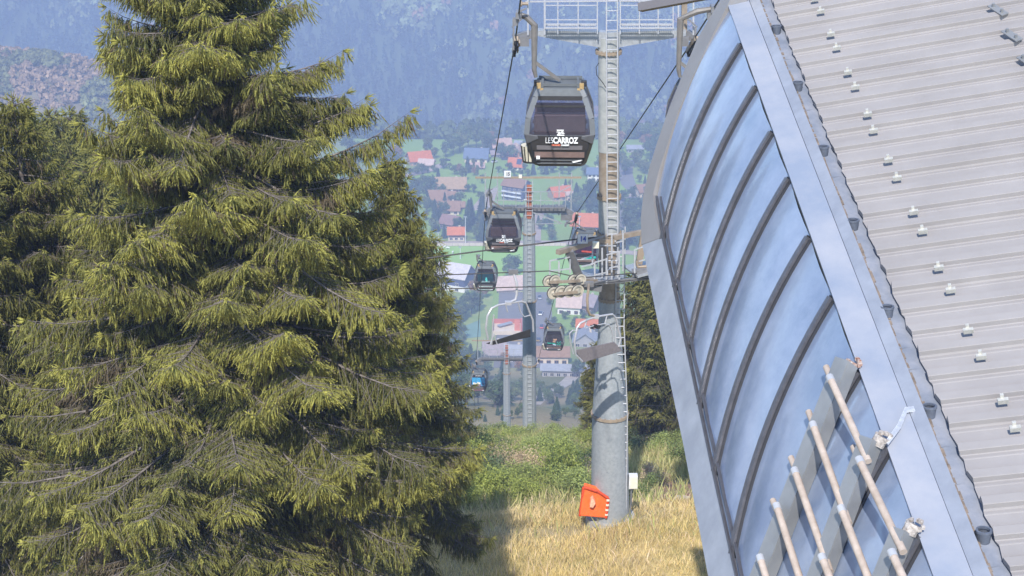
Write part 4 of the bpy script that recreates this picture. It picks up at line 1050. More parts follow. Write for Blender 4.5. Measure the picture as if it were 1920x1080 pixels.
for (px, py, y, rz, wd, lb) in ((92, 205, 66, 10, .9, 'slender dark spruce tip, left one of the close pair beyond the left edge trees'), (130, 203, 70, 130, .95, 'slender dark spruce tip, right one of the close pair beyond the left edge trees'),
                            (66, 235, 60, 60, .9, 'small spruce tip between the left edge spruce and the slender pair'), (205, 250, 62, 200, 1.3, 'dark spruce partly hidden by the left flank of the biggest spruce'), (165, 300, 52, 90, 1.3, 'lower dark spruce in the gap left of the biggest spruce')):
    put_spruce(far_sp, px, py, y, 14.0, lb, rz=R(rz), wid=wd)
for (px, py, y, rz, wd, lb) in ((790, 430, 62, 33, 1.25, 'dark spruce showing at the right flank of the big spruce, left of the dark barn'), (1118, 640, 84, 77, 1.2, 'small dark spruce directly left of the flared tower foot'),
                            (1208, 505, 80, 10, 1.75, 'dense dark fir right of the tower ladder'), (1262, 498, 76, 140, 1.7, 'dark fir with bare lower trunk against the edge of the hall'), (1330, 480, 82, 220, 1.7, 'dark fir mostly hidden behind the glazed hall'),
                            (1240, 545, 96, 300, 1.6, 'more distant fir in the gap between the two dark firs')):
    put_spruce(far_sp, px, py, y, 14.0, lb, rz=R(rz), wid=wd, group='dark firs beside the tower' if px > 1100 else G_SP)
young = spruce_meshes(41, 3.6, 1.7, nb=46, dens=1.0, expo=.5, droop=1.6, tone=.95)
for (px, y, rz, s, lb) in ((768, 31.5, 0, 1.0, 'young drooping spruce in the yellow grass at the right skirt of the biggest spruce'), (690, 30.5, 120, .9, 'young spruce pressed against the lower skirt of the biggest spruce')):
    x = (px - 960) / F * (y * 1.17); spruce_obj(young, (x, y, gz(x, y) - .05), lb, rz=R(rz), sc=(s, s, s), group='young spruces')

# ------------------------------------------------------------------ shrubs and grass near the tower
rs = random.Random(8)
shrub_protos = []
for k, (bc, upr) in enumerate((((.20, .25, .08), 0), ((.26, .30, .09), 0), ((.14, .18, .08), 0), ((.32, .36, .08), 1), ((.50, .38, .24), 0))):
    rg2 = np.random.default_rng(60 + k); nl = 12
    cen = np.stack([rg2.uniform(-1, 1, nl), rg2.uniform(-.8, .8, nl), rg2.uniform(.3, 1.0, nl)], 1); rad = np.tile([.6, .6, .55 if not upr else .8], (nl, 1)) * rg2.uniform(.7, 1.2, (nl, 1))
    cols = np.array(bc) * rg2.uniform(.75, 1.3, (nl, 1))
    V, Fc, C = leaf_cloud(rg2, 5200, cen, rad * np.array([1, 1, 1.15]), .044, cols, flat=.9)
    a = np.zeros((26, 3)); b = np.concatenate([cen, cen + rg2.normal(0, .3, cen.shape), cen[:2]])[:26]; a[:, :2] = b[:, :2] * .25; a[:, 2] = -.4
    V2, F2 = tubes_np(a, b, .018, .006)
    shrub_protos.append((np_mesh('stems', V2, F2, M_bark), np_mesh('foliage', V, Fc, M_leaf, C)))
KN = ['mid green bush', 'fresh green bush', 'dark grey green bush', 'pale upright bush', 'dry tan flowering weed clump']
def shrub(px, y, kind, s, label, sz=1.0):
    x = WY(px, 900, y).x
    zz = gz(x, y); d = y * cp - zz * sp; x = (px - 960) / F * d; zz = gz(x, y)
    o = empty('shrub', (x, y, zz), label, 'bush', 'bushes on the slope', rs.uniform(0, 6.28)); o.scale = (s, s, s * sz)
    link('stems', shrub_protos[kind][0], o); link('foliage', shrub_protos[kind][1], o)
where = {0: 'by the yellow grass', 1: 'further down', 2: 'at the far rim of the slope'}
rows = [(53.5, 740, 1100, 62, 0), (56.5, 740, 1112, 55, 0), (60, 760, 1110, 52, 1), (64, 800, 1110, 46, 1), (70, 820, 1110, 42, 1), (77, 840, 1110, 40, 1), (85, 850, 1110, 36, 2), (92, 860, 1110, 34, 2), (97, 860, 1120, 30, 2)]
ord_ = ['first', 'second', 'third', 'fourth', 'fifth', 'sixth', 'seventh', 'eighth', 'ninth', 'tenth', 'eleventh', 'twelfth']
for ri, (y, x0, x1, stp, wz) in enumerate(rows):
    px = x0 + rs.uniform(-15, 15); k = 0
    while px < x1:
        kd = rs.choice([0, 0, 1, 1, 2, 3, 4] if ri > 0 else [0, 1, 2, 3]); sc_ = rs.uniform(.75, 1.1) * (1.0 if ri < 5 else .85)
        if ri > 5 and rs.random() < .6: kd = 4 if rs.random() < .6 else 1
        if kd == 4: sc_ *= .8
        shrub(px, y + rs.uniform(-1.5, 1.5), kd, sc_, f'{KN[kd]}, {ord_[min(k, 11)]} from the left in the {ord_[ri]} row up the slope', rs.uniform(.8, 1.15)); px += stp * rs.uniform(.8, 1.2); k += 1
for (px, y, kd, s, lb) in ((1210, 53, 0, .55, 'low green bush directly right of the white cabinet'), (1250, 70, 1, .8, 'green bush below the bare fir trunks'), (1290, 66, 0, .8, 'bush against the hall below the fir'), (1195, 72, 2, .9, 'dark bush behind the tower foot on the right'),
                        (1225, 60, 4, .6, 'dry weed clump on the bare reddish earth'), (790, 53, 0, .9, 'rounded green bush under the right skirt of the biggest spruce'), (745, 52, 3, .8, 'bright upright bush under the right skirt of the biggest spruce'), (712, 52, 0, .9, 'leftmost green bush under the biggest spruce'), (1240, 80, 2, 1.0, 'dark undergrowth bush between the fir trunks'), (1300, 78, 0, 1.1, 'undergrowth bush behind the hall edge')):
    shrub(px, y, kd, s, lb)
st = on_ground(1277, 936); rk = MB(); r3 = random.Random(2)
pts = [Vector((math.cos(a) * .28 * r3.uniform(.7, 1.2), math.sin(a) * .16 * r3.uniform(.7, 1.2), 0)) for a in [k * PI / 4 for k in range(8)]]
rk.poly(pts, (.03, .0, .10)); o = rk.build('flat_rock', mat('pale_rock', (.48, .42, .34), .9, 0, .2, 8, bump=.5)); o.location = st; tag(o, 'flat pale stone lying on the reddish earth right of the tower', 'rock')

def grass(name, n, x0, x1, y0, y1, h, wdt, c1, c2, seed, dens=None, label=None):
    rg_ = np.random.default_rng(seed); x = rg_.uniform(x0, x1, n); y = rg_.uniform(y0, y1, n)
    if dens is not None: k = rg_.random(n) < dens(x, y); x = x[k]; y = y[k]; n = len(x)
    z = hfun(x, y) - .02; P = np.stack([x, y, z], 1)
    a = rg_.uniform(0, PI, n); sd = np.stack([np.cos(a), np.sin(a), 0 * a], 1); hh = h * rg_.uniform(.45, 1.2, (n, 1)) * (.6 + .8 * vnoise(x, y, 1.7, 9))[:, None]
    lean = rg_.normal(0, .28, (n, 3)); lean[:, 2] = 1
    M_ = P + lean * hh * .55; T = P + lean * hh + np.stack([rg_.normal(0, .08, n), rg_.normal(0, .08, n), 0 * x], 1)
    w_ = wdt * rg_.uniform(.6, 1.4, (n, 1))
    V = np.stack([P - sd * w_, P + sd * w_, M_ + sd * w_ * .8, T, M_ - sd * w_ * .8], 1).reshape(-1, 3)
    t = (vnoise(x, y, 2.3, 4) * .6 + rg_.random(n) * .6 - .1)[:, None].clip(0, 1)
    c = (np.array(c1) * (1 - t) + np.array(c2) * t) * rg_.uniform(.75, 1.25, (n, 1)); C = np.repeat(c, 5, 0)
    Fc = (np.arange(n)[:, None, None] * 5 + np.array([(0, 1, 2), (0, 2, 4), (4, 2, 3)])[None]).reshape(-1, 3)
    o = link(name, np_mesh(name, V, Fc, M_leaf, C)); return tag(o, label, 'grass', kind='stuff')
er = lambda x, y: 1 - .93 * np.clip(1.6 * np.exp(-((x - 6.6) / 2.2) ** 2 - ((y - 56) / 6) ** 2), 0, 1)
pth = lambda x, y: er(x, y) * (1 - .85 * np.exp(-((y - 46.6 - .25 * x) / .8) ** 2) * np.clip((5 - np.abs(x - 1)) / 2, 0, 1))
grass('dry_grass', 110000, -9, 13, 29, 50, .32, .010, (.70, .56, .20), (.74, .58, .32), 1, pth, 'tall dry golden grass covering the slope in front of the tower')
grass('seed_heads', 9000, -9, 13, 33, 54, .42, .012, (.70, .50, .33), (.76, .62, .42), 2, pth, 'pinkish dry seed heads standing above the golden grass')
grass('green_undergrowth', 90000, -10, 16, 45, 100, .62, .024, (.27, .33, .09), (.60, .50, .25), 3, lambda x, y: er(x, y) * np.clip((y - 48) / 7, .05, 1), 'green and straw coloured undergrowth between the bushes')

# ------------------------------------------------------------------ village
HC = {}
def hmat(n, c): return mat('house_' + n, c, .7, 0, .08, .5)
ROOF = {k: mat('rooftile_' + k, c, .75, 0, .12, .9, c2=tuple(q * 1.18 for q in c), bump=.3, bscale=6) for k, c in dict(red=(.47, .13, .03), pink=(.24, .135, .07), rose=(.33, .215, .11), brown=(.22, .13, .11), slate=(.10, .135, .20), grey=(.26, .27, .30), tan=(.42, .28, .22), beige=(.48, .36, .30), pale=(.50, .46, .46), lav=(.27, .22, .22), orange=(.50, .24, .12)).items()}
WALL = dict(white=hmat('white', (.72, .70, .66)), wood=hmat('wood', (.13, .075, .055)), dark=hmat('dark', (.045, .045, .075)), orange=hmat('orange', (.62, .27, .12)), cream=hmat('cream', (.62, .52, .40)), pink=hmat('pink', (.42, .30, .20)), grey=hmat('grey', (.33, .32, .34)), navy=hmat('navy', (.06, .07, .14)))
M_frame = hmat('trim', (.55, .50, .45)); M_balc = hmat('balcony', (.20, .10, .07)); M_balw = hmat('balcony_white', (.70, .72, .80)); M_pv = mat('solar_panel', (.03, .045, .10), .2, 0, .1, 1)
foot = []
def house(px, py, wpx, label, roof='red', wall='white', rz=0, dep=.75, wh=5.0, rh=2.6, lower=None, ov=.9, balcony=None, chim=True, gable='x', pv=False, name='chalet', nwin=3):
    """px,py: foot of the house in the photo; wpx: its width in photo pixels"""
    p = on_ground(px, py, 400); d = p.y * cp - p.z * sp; Wd = wpx * d / F; Dp = Wd * dep
    o = empty(name, p - Vector((0, 0, .2)), label, 'house', None, R(rz)); foot.append((p.x, p.y, max(Wd, Dp) * .62))
    hx, hy = Wd / 2, Dp / 2
    mb = MB(); z1 = wh * .45 if lower else 0
    if lower: m0 = MB(); m0.box((0, 0, z1 / 2 - .5), (Wd + .3, Dp + .3, z1 + 1)); m0.build('lower_wall', WALL[lower], o)
    V = [(-hx, -hy, z1 - (0 if lower else 1)), (hx, -hy, z1 - (0 if lower else 1)), (hx, hy, z1 - (0 if lower else 1)), (-hx, hy, z1 - (0 if lower else 1)), (-hx, -hy, wh), (hx, -hy, wh), (hx, hy, wh), (-hx, hy, wh)]
    if gable == 'x': V += [(-hx, 0, wh + rh), (hx, 0, wh + rh)]; Fs = [(0, 1, 5, 4), (2, 3, 7, 6), (1, 2, 6, 9, 5), (3, 0, 4, 8, 7), (0, 3, 2, 1)]
    else: V += [(0, -hy, wh + rh), (0, hy, wh + rh)]; Fs = [(0, 1, 5, 8, 4), (2, 3, 7, 9, 6), (1, 2, 6, 5), (3, 0, 4, 7), (0, 3, 2, 1)]
    mb.add(V, Fs); mb.build('wall', WALL[wall], o)
    mb = MB()
    if gable == 'x':
        k = rh / hy
        for s in (-1, 1): mb.poly([(-hx - ov, s * (hy + ov), wh - ov * k + .05), (hx + ov, s * (hy + ov), wh - ov * k + .05), (hx + ov, 0, wh + rh + .05), (-hx - ov, 0, wh + rh + .05)], (0, 0, .3))
    else:
        k = rh / hx
        for s in (-1, 1): mb.poly([(s * (hx + ov), -hy - ov, wh - ov * k + .05), (s * (hx + ov), hy + ov, wh - ov * k + .05), (0, hy + ov, wh + rh + .05), (0, -hy - ov, wh + rh + .05)], (0, 0, .3))
    rf = mb.build('roof', ROOF[roof], o)
    if chim: mb = MB(); mb.box((hx * .4, hy * .3, wh + rh * .8), (.9, .9, 2.2)); mb.box((hx * .4, hy * .3, wh + rh * .8 + 1.15), (1.1, 1.1, .15)); mb.build('chimney', WALL['cream'], rf)
    if pv: mb = MB(); k = rh / hy; mb.poly([(hx * .1, -hy * .85, wh + .12 * rh + .40), (hx * .8, -hy * .85, wh + .12 * rh + .40), (hx * .8, -hy * .2, wh + .8 * rh + .42), (hx * .1, -hy * .2, wh + .8 * rh + .42)], (0, 0, .1)); mb.build('solar_panel', M_pv, rf)
    n = nwin; fl_ = max(1, int(wh / 2.6))
    for f in range(fl_):
        zc = 1.5 + 2.6 * f
        if zc > wh - .8: continue
        for i in range(n):
            x = -hx + Wd * (i + .5) / n; dy = .17 if (lower and zc < z1) else 0
            mb = MB(); mb.box((x, -hy - .03 - dy, zc), (min(1.5, Wd / n * .5), .06, 1.35)); w_ = mb.build('window', M_glasspane, o)
            mb = MB(); ww = min(1.5, Wd / n * .5) / 2 + .08
            for a, b in (((-ww, -.72), (ww, -.72)), ((-ww, .72), (ww, .72)), ((-ww, -.72), (-ww, .72)), ((ww, -.72), (ww, .72)), ((0, -.72), (0, .72))): mb.bar((x + a[0], -hy - .08 - dy, zc + a[1]), (x + b[0], -hy - .08 - dy, zc + b[1]), .12, .1, up=(0, 1, 0))
            mb.build('frame', M_frame if wall not in ('cream', 'white') else M_balc, w_)
    for i in range(2):
        mb = MB(); mb.box((hx + .03, -hy * .4 + i * hy * .8, 1.6 if fl_ < 2 else 4.0 if wh > 4.8 else 1.6), (.06, 1.2, 1.3)); mb.build('window', M_glasspane, o)
    if balcony:
        for f in range(1, fl_):
            mb = MB(); zc = 2.6 * f; mb.box((0, -hy - .7, zc), (Wd * .96, 1.3, .15)); mb.box((0, -hy - 1.32, zc + .55), (Wd * .96, .08, .75)); mb.build('balcony', M_balw if balcony == 'white' else M_balc, o)
    return o
house(786, 306, 40, 'red roofed chalet half hidden by trees at the far left of the village', 'red', 'pink', rz=18, dep=.9, wh=3.6, rh=4.2)
house(800, 311, 26, 'low beige annex roof beside the far left red roofed chalet', 'beige', 'pink', rz=-10, wh=2.2, rh=2.4, chim=False, name='annex')
house(894, 301, 42, 'chalet with a dark blue grey slate roof above a cream wall', 'slate', 'cream', rz=-6, dep=.8, wh=3.6, rh=4.6)
house(893, 315, 28, 'low brown roofed shed in front of the slate roofed chalet', 'tan', 'wood', wh=1.8, rh=1.8, chim=False, name='shed')
house(940, 284, 34, 'tan roofed chalet behind the orange one', 'tan', 'wood', rz=12, wh=4.6, rh=4.2)
house(962, 296, 34, 'bright orange chalet with a small balcony, farthest on the hillside', 'tan', 'orange', rz=-22, wh=6, rh=2.8, gable='y', balcony='wood')
house(981, 288, 30, 'grey roofed house right behind the orange chalet', 'grey', 'pink', rz=-25, wh=5.2, rh=3.2)
house(930, 293, 18, 'small dark garage left of the orange chalet', 'lav', 'dark', rz=10, wh=2.4, rh=1.6, chim=False, name='garage')
house(969, 316, 27, 'red roofed white house with a solar panel, under the orange chalet', 'red', 'white', rz=-12, dep=.95, wh=3.0, rh=4.0, pv=True)
house(845, 357, 54, 'long chalet with a wide pinkish brown roof and skylights', 'rose', 'wood', rz=0, dep=.5, wh=3.6, rh=4.6, ov=1.2)
house(821, 380, 32, 'left half of a pair of dusky pink roofed chalets', 'pink', 'wood', rz=2, dep=.8, wh=3.4, rh=4.2, chim=False)
house(844, 379, 18, 'narrow right half of a pair of dusky pink roofed chalets', 'pink', 'dark', rz=2, dep=1.3, wh=3.0, rh=3.6)
house(842, 399, 38, 'reddish roofed chalet below the pink roofed pair', 'pink', 'cream', rz=0, dep=.7, wh=3.2, rh=3.8)
house(863, 391, 14, 'small outbuilding right of the reddish roofed chalet', 'pink', 'wood', wh=2.4, rh=1.8, chim=False, name='outbuilding')
house(846, 427, 32, 'brown roofed chalet with a dark blue gable, above the small red one', 'brown', 'navy', rz=-28, dep=.9, wh=3.8, rh=3.4)
house(856, 449, 29, 'small bright red roofed chalet with a cream base by the field road', 'red', 'wood', rz=0, dep=.6, wh=4.4, rh=2.6, lower='cream')
house(968, 372, 42, 'apartment chalet with slanting white balconies behind the middle tower', 'pink', 'navy', rz=-28, dep=.8, wh=9, rh=3.0, balcony='white', nwin=4, name='apartment_house')
house(1050, 372, 36, 'house with a broad salmon red roof behind the middle tower arm', 'red', 'pink', rz=20, dep=1.0, wh=3.4, rh=4.0)
house(1072, 376, 20, 'pale flat annex right of the salmon roofed house', 'beige', 'cream', rz=10, wh=4.5, rh=1.0, chim=False, name='annex')
house(1100, 440, 50, 'big dark balconied chalet with a bright red roof, left of the numbered tower', 'red', 'navy', rz=-8, dep=.72, wh=7.6, rh=4.4, lower=None, balcony='wood', nwin=5, ov=1.4)
house(854, 538, 62, 'large dark barn with a whitish metal roof at the lower edge of the field', 'pale', 'navy', rz=-24, dep=.82, wh=7.2, rh=5.0, lower='white', ov=.5, chim=False, name='barn', nwin=2)
house(955, 541, 50, 'low building with a beige pyramid roof below the field', 'beige', 'cream', rz=10, dep=.9, wh=2.2, rh=4.2, chim=False)
house(1068, 584, 42, 'white chalet with a pinkish beige roof under the chairlift wheels', 'beige', 'white', rz=-8, dep=.85, wh=4.6, rh=4.6)
house(1102, 583, 36, 'lavender grey roofed building touching the numbered tower', 'lav', 'wood', rz=-30, dep=.9, wh=4.8, rh=3.6)
house(1105, 620, 44, 'building with a dull red awning roof behind the right chair', 'red', 'grey', rz=-5, dep=.6, wh=3.4, rh=2.0, chim=False)
house(1098, 646, 42, 'grey gabled house behind the right chair', 'grey', 'grey', rz=-6, dep=.9, wh=3.2, rh=3.6, gable='y')
house(1036, 680, 58, 'long cream building with a rose roof below the brown printed cabin', 'pink', 'cream', rz=-1, dep=.4, wh=4.6, rh=2.6, nwin=4, chim=False, name='hall_building')
house(1060, 704, 86, 'low grey building with dark openings, nearest of the village', 'grey', 'grey', rz=-4, dep=.28, wh=3.6, rh=1.2, nwin=7, chim=False, name='garage_row')
house(927, 672, 38, 'lavender roofed house left of the lowest tower', 'lav', 'white', rz=4, dep=.8, wh=4.0, rh=4.0)
house(966, 676, 34, 'pale grey roofed house right of the lowest tower', 'grey', 'grey', rz=-4, dep=.8, wh=4.0, rh=3.0)
house(1114, 338, 24, 'white walled house with a dark roof, just left of the numbered tower', 'slate', 'white', rz=-5, dep=.9, wh=5.4, rh=2.6)
house(1190, 284, 28, 'grey flat roofed house among trees right of the tower', 'grey', 'grey', wh=3, rh=1.4, chim=False)
house(1212, 366, 40, 'rose roofed house beside the curving road at the right', 'pink', 'cream', rz=20, dep=.8, wh=4.0, rh=3.0)
# red framed unfinished building
p = on_ground(951, 622, 400)
ub = empty('unfinished_building', p, 'unfinished red walled building with an open pale floor, left of the middle tower', 'building'); foot.append((p.x, p.y, 9))
mb = MB(); mb.box((0, 0, .6), (13, 10, 3.2)); mb.build('floor_slab', WALL['cream'], ub)
mb = MB(); mb.box((-6.3, 0, 3.2), (.6, 10, 2)); mb.box((0, 4.8, 3.2), (13.2, .6, 2)); mb.box((6.3, 0, 3.4), (.7, 10.2, 2.4)); mb.build('wall', hmat('brickred', (.45, .14, .10)), ub)
mb = MB()
for k in range(5): mb.box((4.4, -4.2 + 2.1 * k, 3.1), (2.4, .25, 1.8))
mb.build('partition', hmat('redframe', (.6, .20, .13)), ub)
mb = MB(); mb.bar((-4, -1, 3.2), (2, 3, 3.4), 2.2, .2); mb.build('roof_panel', M_galv, ub)

# draped sheets: field, roads, parking
def sheet(name, corners, m, nu=24, nv=24, lift=.12, kind='structure'):
    c = [on_ground(a, b, 380) for a, b in corners]; V = []
    for j in range(nv + 1):
        for i in range(nu + 1):
            u, v = i / nu, j / nv; p = (c[0] * (1 - u) + c[1] * u) * (1 - v) + (c[3] * (1 - u) + c[2] * u) * v; V.append((p.x, p.y, gz(p.x, p.y) + lift))
    Fs = [(j * (nu + 1) + i, j * (nu + 1) + i + 1, (j + 1) * (nu + 1) + i + 1, (j + 1) * (nu + 1) + i) for j in range(nv) for i in range(nu)]
    mb = MB(); mb.add(V, Fs); o = mb.build(name, m, smooth=True); o['kind'] = kind; return o
def road(name, pts, wdt, m, lift=.2):
    g_ = [on_ground(a, b, 380) for a, b in pts]; P = []
    for a, b in zip(g_[:-1], g_[1:]):
        n = max(2, int((b - a).length / 4)); P += [a.lerp(b, k / n) for k in range(n)]
    P.append(g_[-1]); V = []
    for k, q in enumerate(P):
        t = (P[min(k + 2, len(P) - 1)] - P[max(k - 2, 0)]); t.z = 0; t.normalize(); s = Vector((-t.y, t.x, 0)) * wdt / 2
        for w_ in (-1, -.33, .33, 1): r_ = q + s * w_; V.append((r_.x, r_.y, gz(r_.x, r_.y) + lift))
    Fs = [(k * 4 + i, k * 4 + i + 1, (k + 1) * 4 + i + 1, (k + 1) * 4 + i) for k in range(len(P) - 1) for i in range(3)]
    mb = MB(); mb.add(V, Fs); o = mb.build(name, m, smooth=True); o['kind'] = 'structure'; return o
M_field = mat('mown_grass', (.27, .44, .09), .9, 0, .06, .06, spec=.1); M_meadow = mat('meadow', (.21, .33, .09), .95, 0, .2, .05, c2=(.32, .36, .13), spec=.1)
M_asph = mat('asphalt', (.18, .17, .165), .9, 0, .08, .3); M_asph2 = mat('pink_paving', (.36, .29, .24), .9, 0, .1, .3); M_grav = mat('gravel_yard', (.42, .36, .30), .95, 0, .2, .4)
sheet('sports_field', [(700, 541), (1128, 541), (1060, 462), (740, 462)], M_field, 60, 30)
sheet('meadow', [(760, 700), (905, 668), (925, 556), (720, 556)], M_meadow, 30, 30, .1)
sheet('blue_green_patch', [(868, 636), (902, 632), (900, 600), (872, 612)], mat('netting_turf', (.16, .27, .21), .9, 0, .1, .1), 10, 10, .25)
sheet('car_park', [(925, 690), (1045, 690), (1032, 548), (936, 548)], M_asph, 20, 40, .14)
sheet('paved_yard', [(880, 396), (922, 392), (935, 352), (912, 356)], M_asph2, 10, 20, .16)
sheet('paved_yard', [(1170, 372), (1240, 372), (1240, 330), (1196, 352)], M_asph2, 10, 10, .16)
road('road', [(720, 334), (770, 328), (810, 318), (838, 306)], 7, M_asph2)
road('road', [(690, 459), (800, 457), (900, 456), (1000, 455), (1070, 456), (1140, 470), (1200, 476)], 7, M_asph2)
road('road', [(1176, 300), (1172, 325), (1178, 345), (1196, 362), (1215, 372)], 9, M_asph)
road('road', [(1160, 372), (1158, 400), (1160, 440), (1168, 470)], 7, M_asph)
road('road', [(1012, 400), (1006, 430), (1005, 456)], 5, M_asph2)
road('path', [(1000, 760), (1030, 735), (1075, 705)], 5, M_grav)
# white boards along the field
a, b = on_ground(806, 461, 400), on_ground(1062, 461, 400); mb = MB()
for k in range(24):
    p = a.lerp(b, k / 24); q = a.lerp(b, (k + .94) / 24)
    p.z = gz(p.x, p.y) + .8; q.z = gz(q.x, q.y) + .8; mb.bar(p, q, .2, 1.5)
fb = mb.build('perimeter_wall', hmat('boards', (.56, .47, .40))); tag(fb, 'low pale wall running along the far side of the sports field', 'wall')
def lamp(px, py, top, label):
    p = on_ground(px, py, 400); d = p.y * cp - p.z * sp; h = (py - top) * d / F
    o = empty('floodlight_mast', p, label, 'mast', 'masts round the field')
    mb = MB(); mb.path([(0, 0, 0), (0, 0, h)], [.22, .13], 8); mb.build('pole', M_white, o)
    mb = MB(); mb.box((0, -.2, h), (1.6, .4, .5)); mb.build('lamp_head', M_galv, o)
lamp(873, 459, 404, 'tall white mast beside the small red roofed chalet'); lamp(822, 459, 435, 'short mast at the left end of the field road'); lamp(863, 486, 462, 'white mast standing over the whitish barn roof')
lamp(761, 326, 296, 'mast beside the left road'); lamp(1086, 446, 404, 'mast in front of the big red roofed chalet'); lamp(806, 500, 466, 'mast at the left end of the sports field')
def car(px, py, col, label, rz=0, name='parked_car'):
    p = on_ground(px, py, 400); o = empty(name, p + Vector((0, 0, .2)), label, 'car', 'cars parked in the village', R(rz))
    m_ = mat('car_' + col, dict(white=(.75, .75, .75), dark=(.05, .055, .07), red=(.45, .05, .04), grey=(.35, .36, .38))[col], .3, .2, .04, 2, coat=.5)
    mb = MB(); mb.poly([(-2.2, -.85, .35), (2.2, -.85, .35), (2.2, -.85, .8), (1.3, -.85, .95), (-2.0, -.85, .98), (-2.2, -.85, .8)], (0, 1.7, 0)); mb.build('body', m_, o, bevel=.08)
    mb = MB(); mb.poly([(-1.9, -.75, .95), (1.2, -.75, .95), (.5, -.68, 1.42), (-1.4, -.68, 1.45)], (0, 1.5, 0)); mb.build('cabin', M_glasspane, o, bevel=.05)
    for x in (-1.35, 1.35):
        for y in (-.85, .85): mb = MB(); mb.tube((x, y - .1, .33), (x, y + .1, .33), .33, 12); mb.build('wheel', M_black, o)
for c_ in ((927, 305, 'white', 'white car parked left of the orange chalet', 40), (946, 300, 'dark', 'dark car beside the orange chalet', 10), (985, 376, 'white', 'white car below the slanting white balconies', 15),
           (838, 302, 'dark', 'dark car at the top of the left road', 20), (1012, 560, 'grey', 'grey car alone on the upper car park', 90), (1014, 590, 'white', 'white car in the middle of the car park', 80), (1010, 640, 'dark', 'dark car on the lower car park beside the middle tower', 90),
           (1016, 615, 'red', 'red car on the car park left of the brown printed cabin', 85), (1040, 392, 'grey', 'grey car behind the middle tower arm', 0)): car(*c_)
rv = random.Random(21)
white_ = hmat('cowhide', (.75, .73, .70)); 
for k, (px, py) in enumerate(((824, 472), (827, 470), (833, 466), (840, 468), (849, 476))):
    p = on_ground(px, py, 400); o = empty('grazing_cow', p, f'small white animal on the field, {ord_[k]} from the left', 'cow', 'white animals on the field', rv.uniform(0, 6))
    mb = MB(); mb.path([(-.9, 0, 1.15), (-.5, 0, 1.2), (.4, 0, 1.2), (.85, 0, 1.25), (1.15, 0, .9), (1.35, 0, .55)], [.25, .40, .38, .26, .17, .11], 10)
    for x in (-.65, .6):
        for y in (-.2, .2): mb.path([(x, y, 1.1), (x + .04, y, .6), (x, y, 0)], [.13, .08, .07], 6)
    mb.path([(-1.0, 0, 1.3), (-1.1, 0, .7)], [.04, .03], 5); mb.build('body', white_, o, smooth=True)

# village trees
dec = [deciduous_meshes(100, 10, 4.2, 1500, .42, (.11, .155, .05)), deciduous_meshes(101, 11, 4.6, 1500, .42, (.075, .115, .05)), deciduous_meshes(102, 8, 3.6, 1200, .40, (.15, .18, .06)), deciduous_meshes(103, 13, 2.6, 1300, .40, (.13, .17, .055), upright=True), deciduous_meshes(104, 9, 4.2, 1300, .40, (.26, .16, .08))]
con = [conifer_small(200, 13, 3.0, 1500, (.04, .07, .035)), conifer_small(201, 10, 2.6, 1200, (.05, .085, .045))]
DN = ['round mid green tree', 'round dark green tree', 'light green small tree', 'tall narrow pale tree', 'russet autumn tree']; CN = ['dark conifer', 'small green conifer']
used_l = {}
def vtree(px, py, kind, s, ymin=380, where=''):
    p = on_ground(px, py, ymin)
    for (x, y, r) in foot:
        if (p.x - x) ** 2 + (p.y - y) ** 2 < r * r and ymin > 300: return
    nm, (m0, m1), nmn = ('deciduous_tree', dec[kind], DN[kind]) if kind < 5 else ('conifer_tree', con[kind - 5], CN[kind - 5])
    key = (nmn, where); used_l[key] = used_l.get(key, 0) + 1
    o = empty(nm, p, f'{nmn} {where}', 'tree', nmn + ' group ' + where, rv.uniform(0, 6.28)); o.scale = (s, s, s * rv.uniform(.9, 1.15))
    link('trunk', m0, o); link('crown', m1, o)
def scatter(n, x0, x1, y0, y1, kinds, s0, s1, ymin=380, where=''):
    for _ in range(n): vtree(rv.uniform(x0, x1), rv.uniform(y0, y1), rv.choice(kinds), rv.uniform(s0, s1), ymin, where)
scatter(16, 640, 770, 292, 316, [0, 1, 2, 0, 4], .7, 1.3, where='at the far left rim of the village')
for px, py, k, s in ((798, 296, 3, 1.15), (808, 292, 3, 1.0), (814, 298, 2, 1.0), (850, 290, 0, 1.5), (862, 286, 2, 1.6), (878, 282, 0, 1.7), (893, 278, 1, 1.4), (905, 281, 0, 1.3), (917, 285, 1, 1.2), (836, 296, 1, .9), (922, 278, 4, 1.2)): vtree(px, py, k, s, where='behind the slate roofed chalet')
scatter(13, 765, 850, 316, 332, [0, 1, 2, 1], .35, .6, where='above the long rose roofed chalet')
scatter(10, 850, 905, 316, 345, [0, 1, 2, 3, 4], .5, .9, where='between the long chalet and the left rope')
scatter(12, 745, 812, 350, 400, [0, 1, 1, 2], .6, 1.0, where='left of the pink roofed pair')
scatter(14, 790, 900, 385, 450, [0, 1, 5, 1, 2], .6, 1.1, where='round the small red roofed chalet')
scatter(10, 868, 915, 400, 452, [0, 1, 5, 5], .8, 1.2, where='left of the second cabin')
scatter(8, 800, 900, 356, 366, [1, 2], .35, .5, where='between the pink roofs')
scatter(14, 925, 1120, 322, 334, [0, 1, 0], .5, .8, where='in the hedge line below the nearest cabin')
scatter(12, 1010, 1110, 395, 452, [0, 1, 2, 1], .55, 1.0, where='left of the big red roofed chalet')
scatter(9, 1075, 1122, 370, 396, [1, 5, 0], .8, 1.2, where='behind the big red roofed chalet')
scatter(30, 1120, 1260, 236, 300, [0, 1, 2, 4, 0], 1.0, 1.7, where='on the far rim right of the tower')
scatter(16, 1115, 1260, 300, 330, [0, 1, 2], .8, 1.3, where='above the curving road')
scatter(20, 1165, 1240, 375, 470, [0, 1, 5, 1], .7, 1.2, where='right of the tower below the road')
scatter(6, 1020, 1110, 300, 320, [0, 1], .7, 1.0, where='right of the nearest cabin')
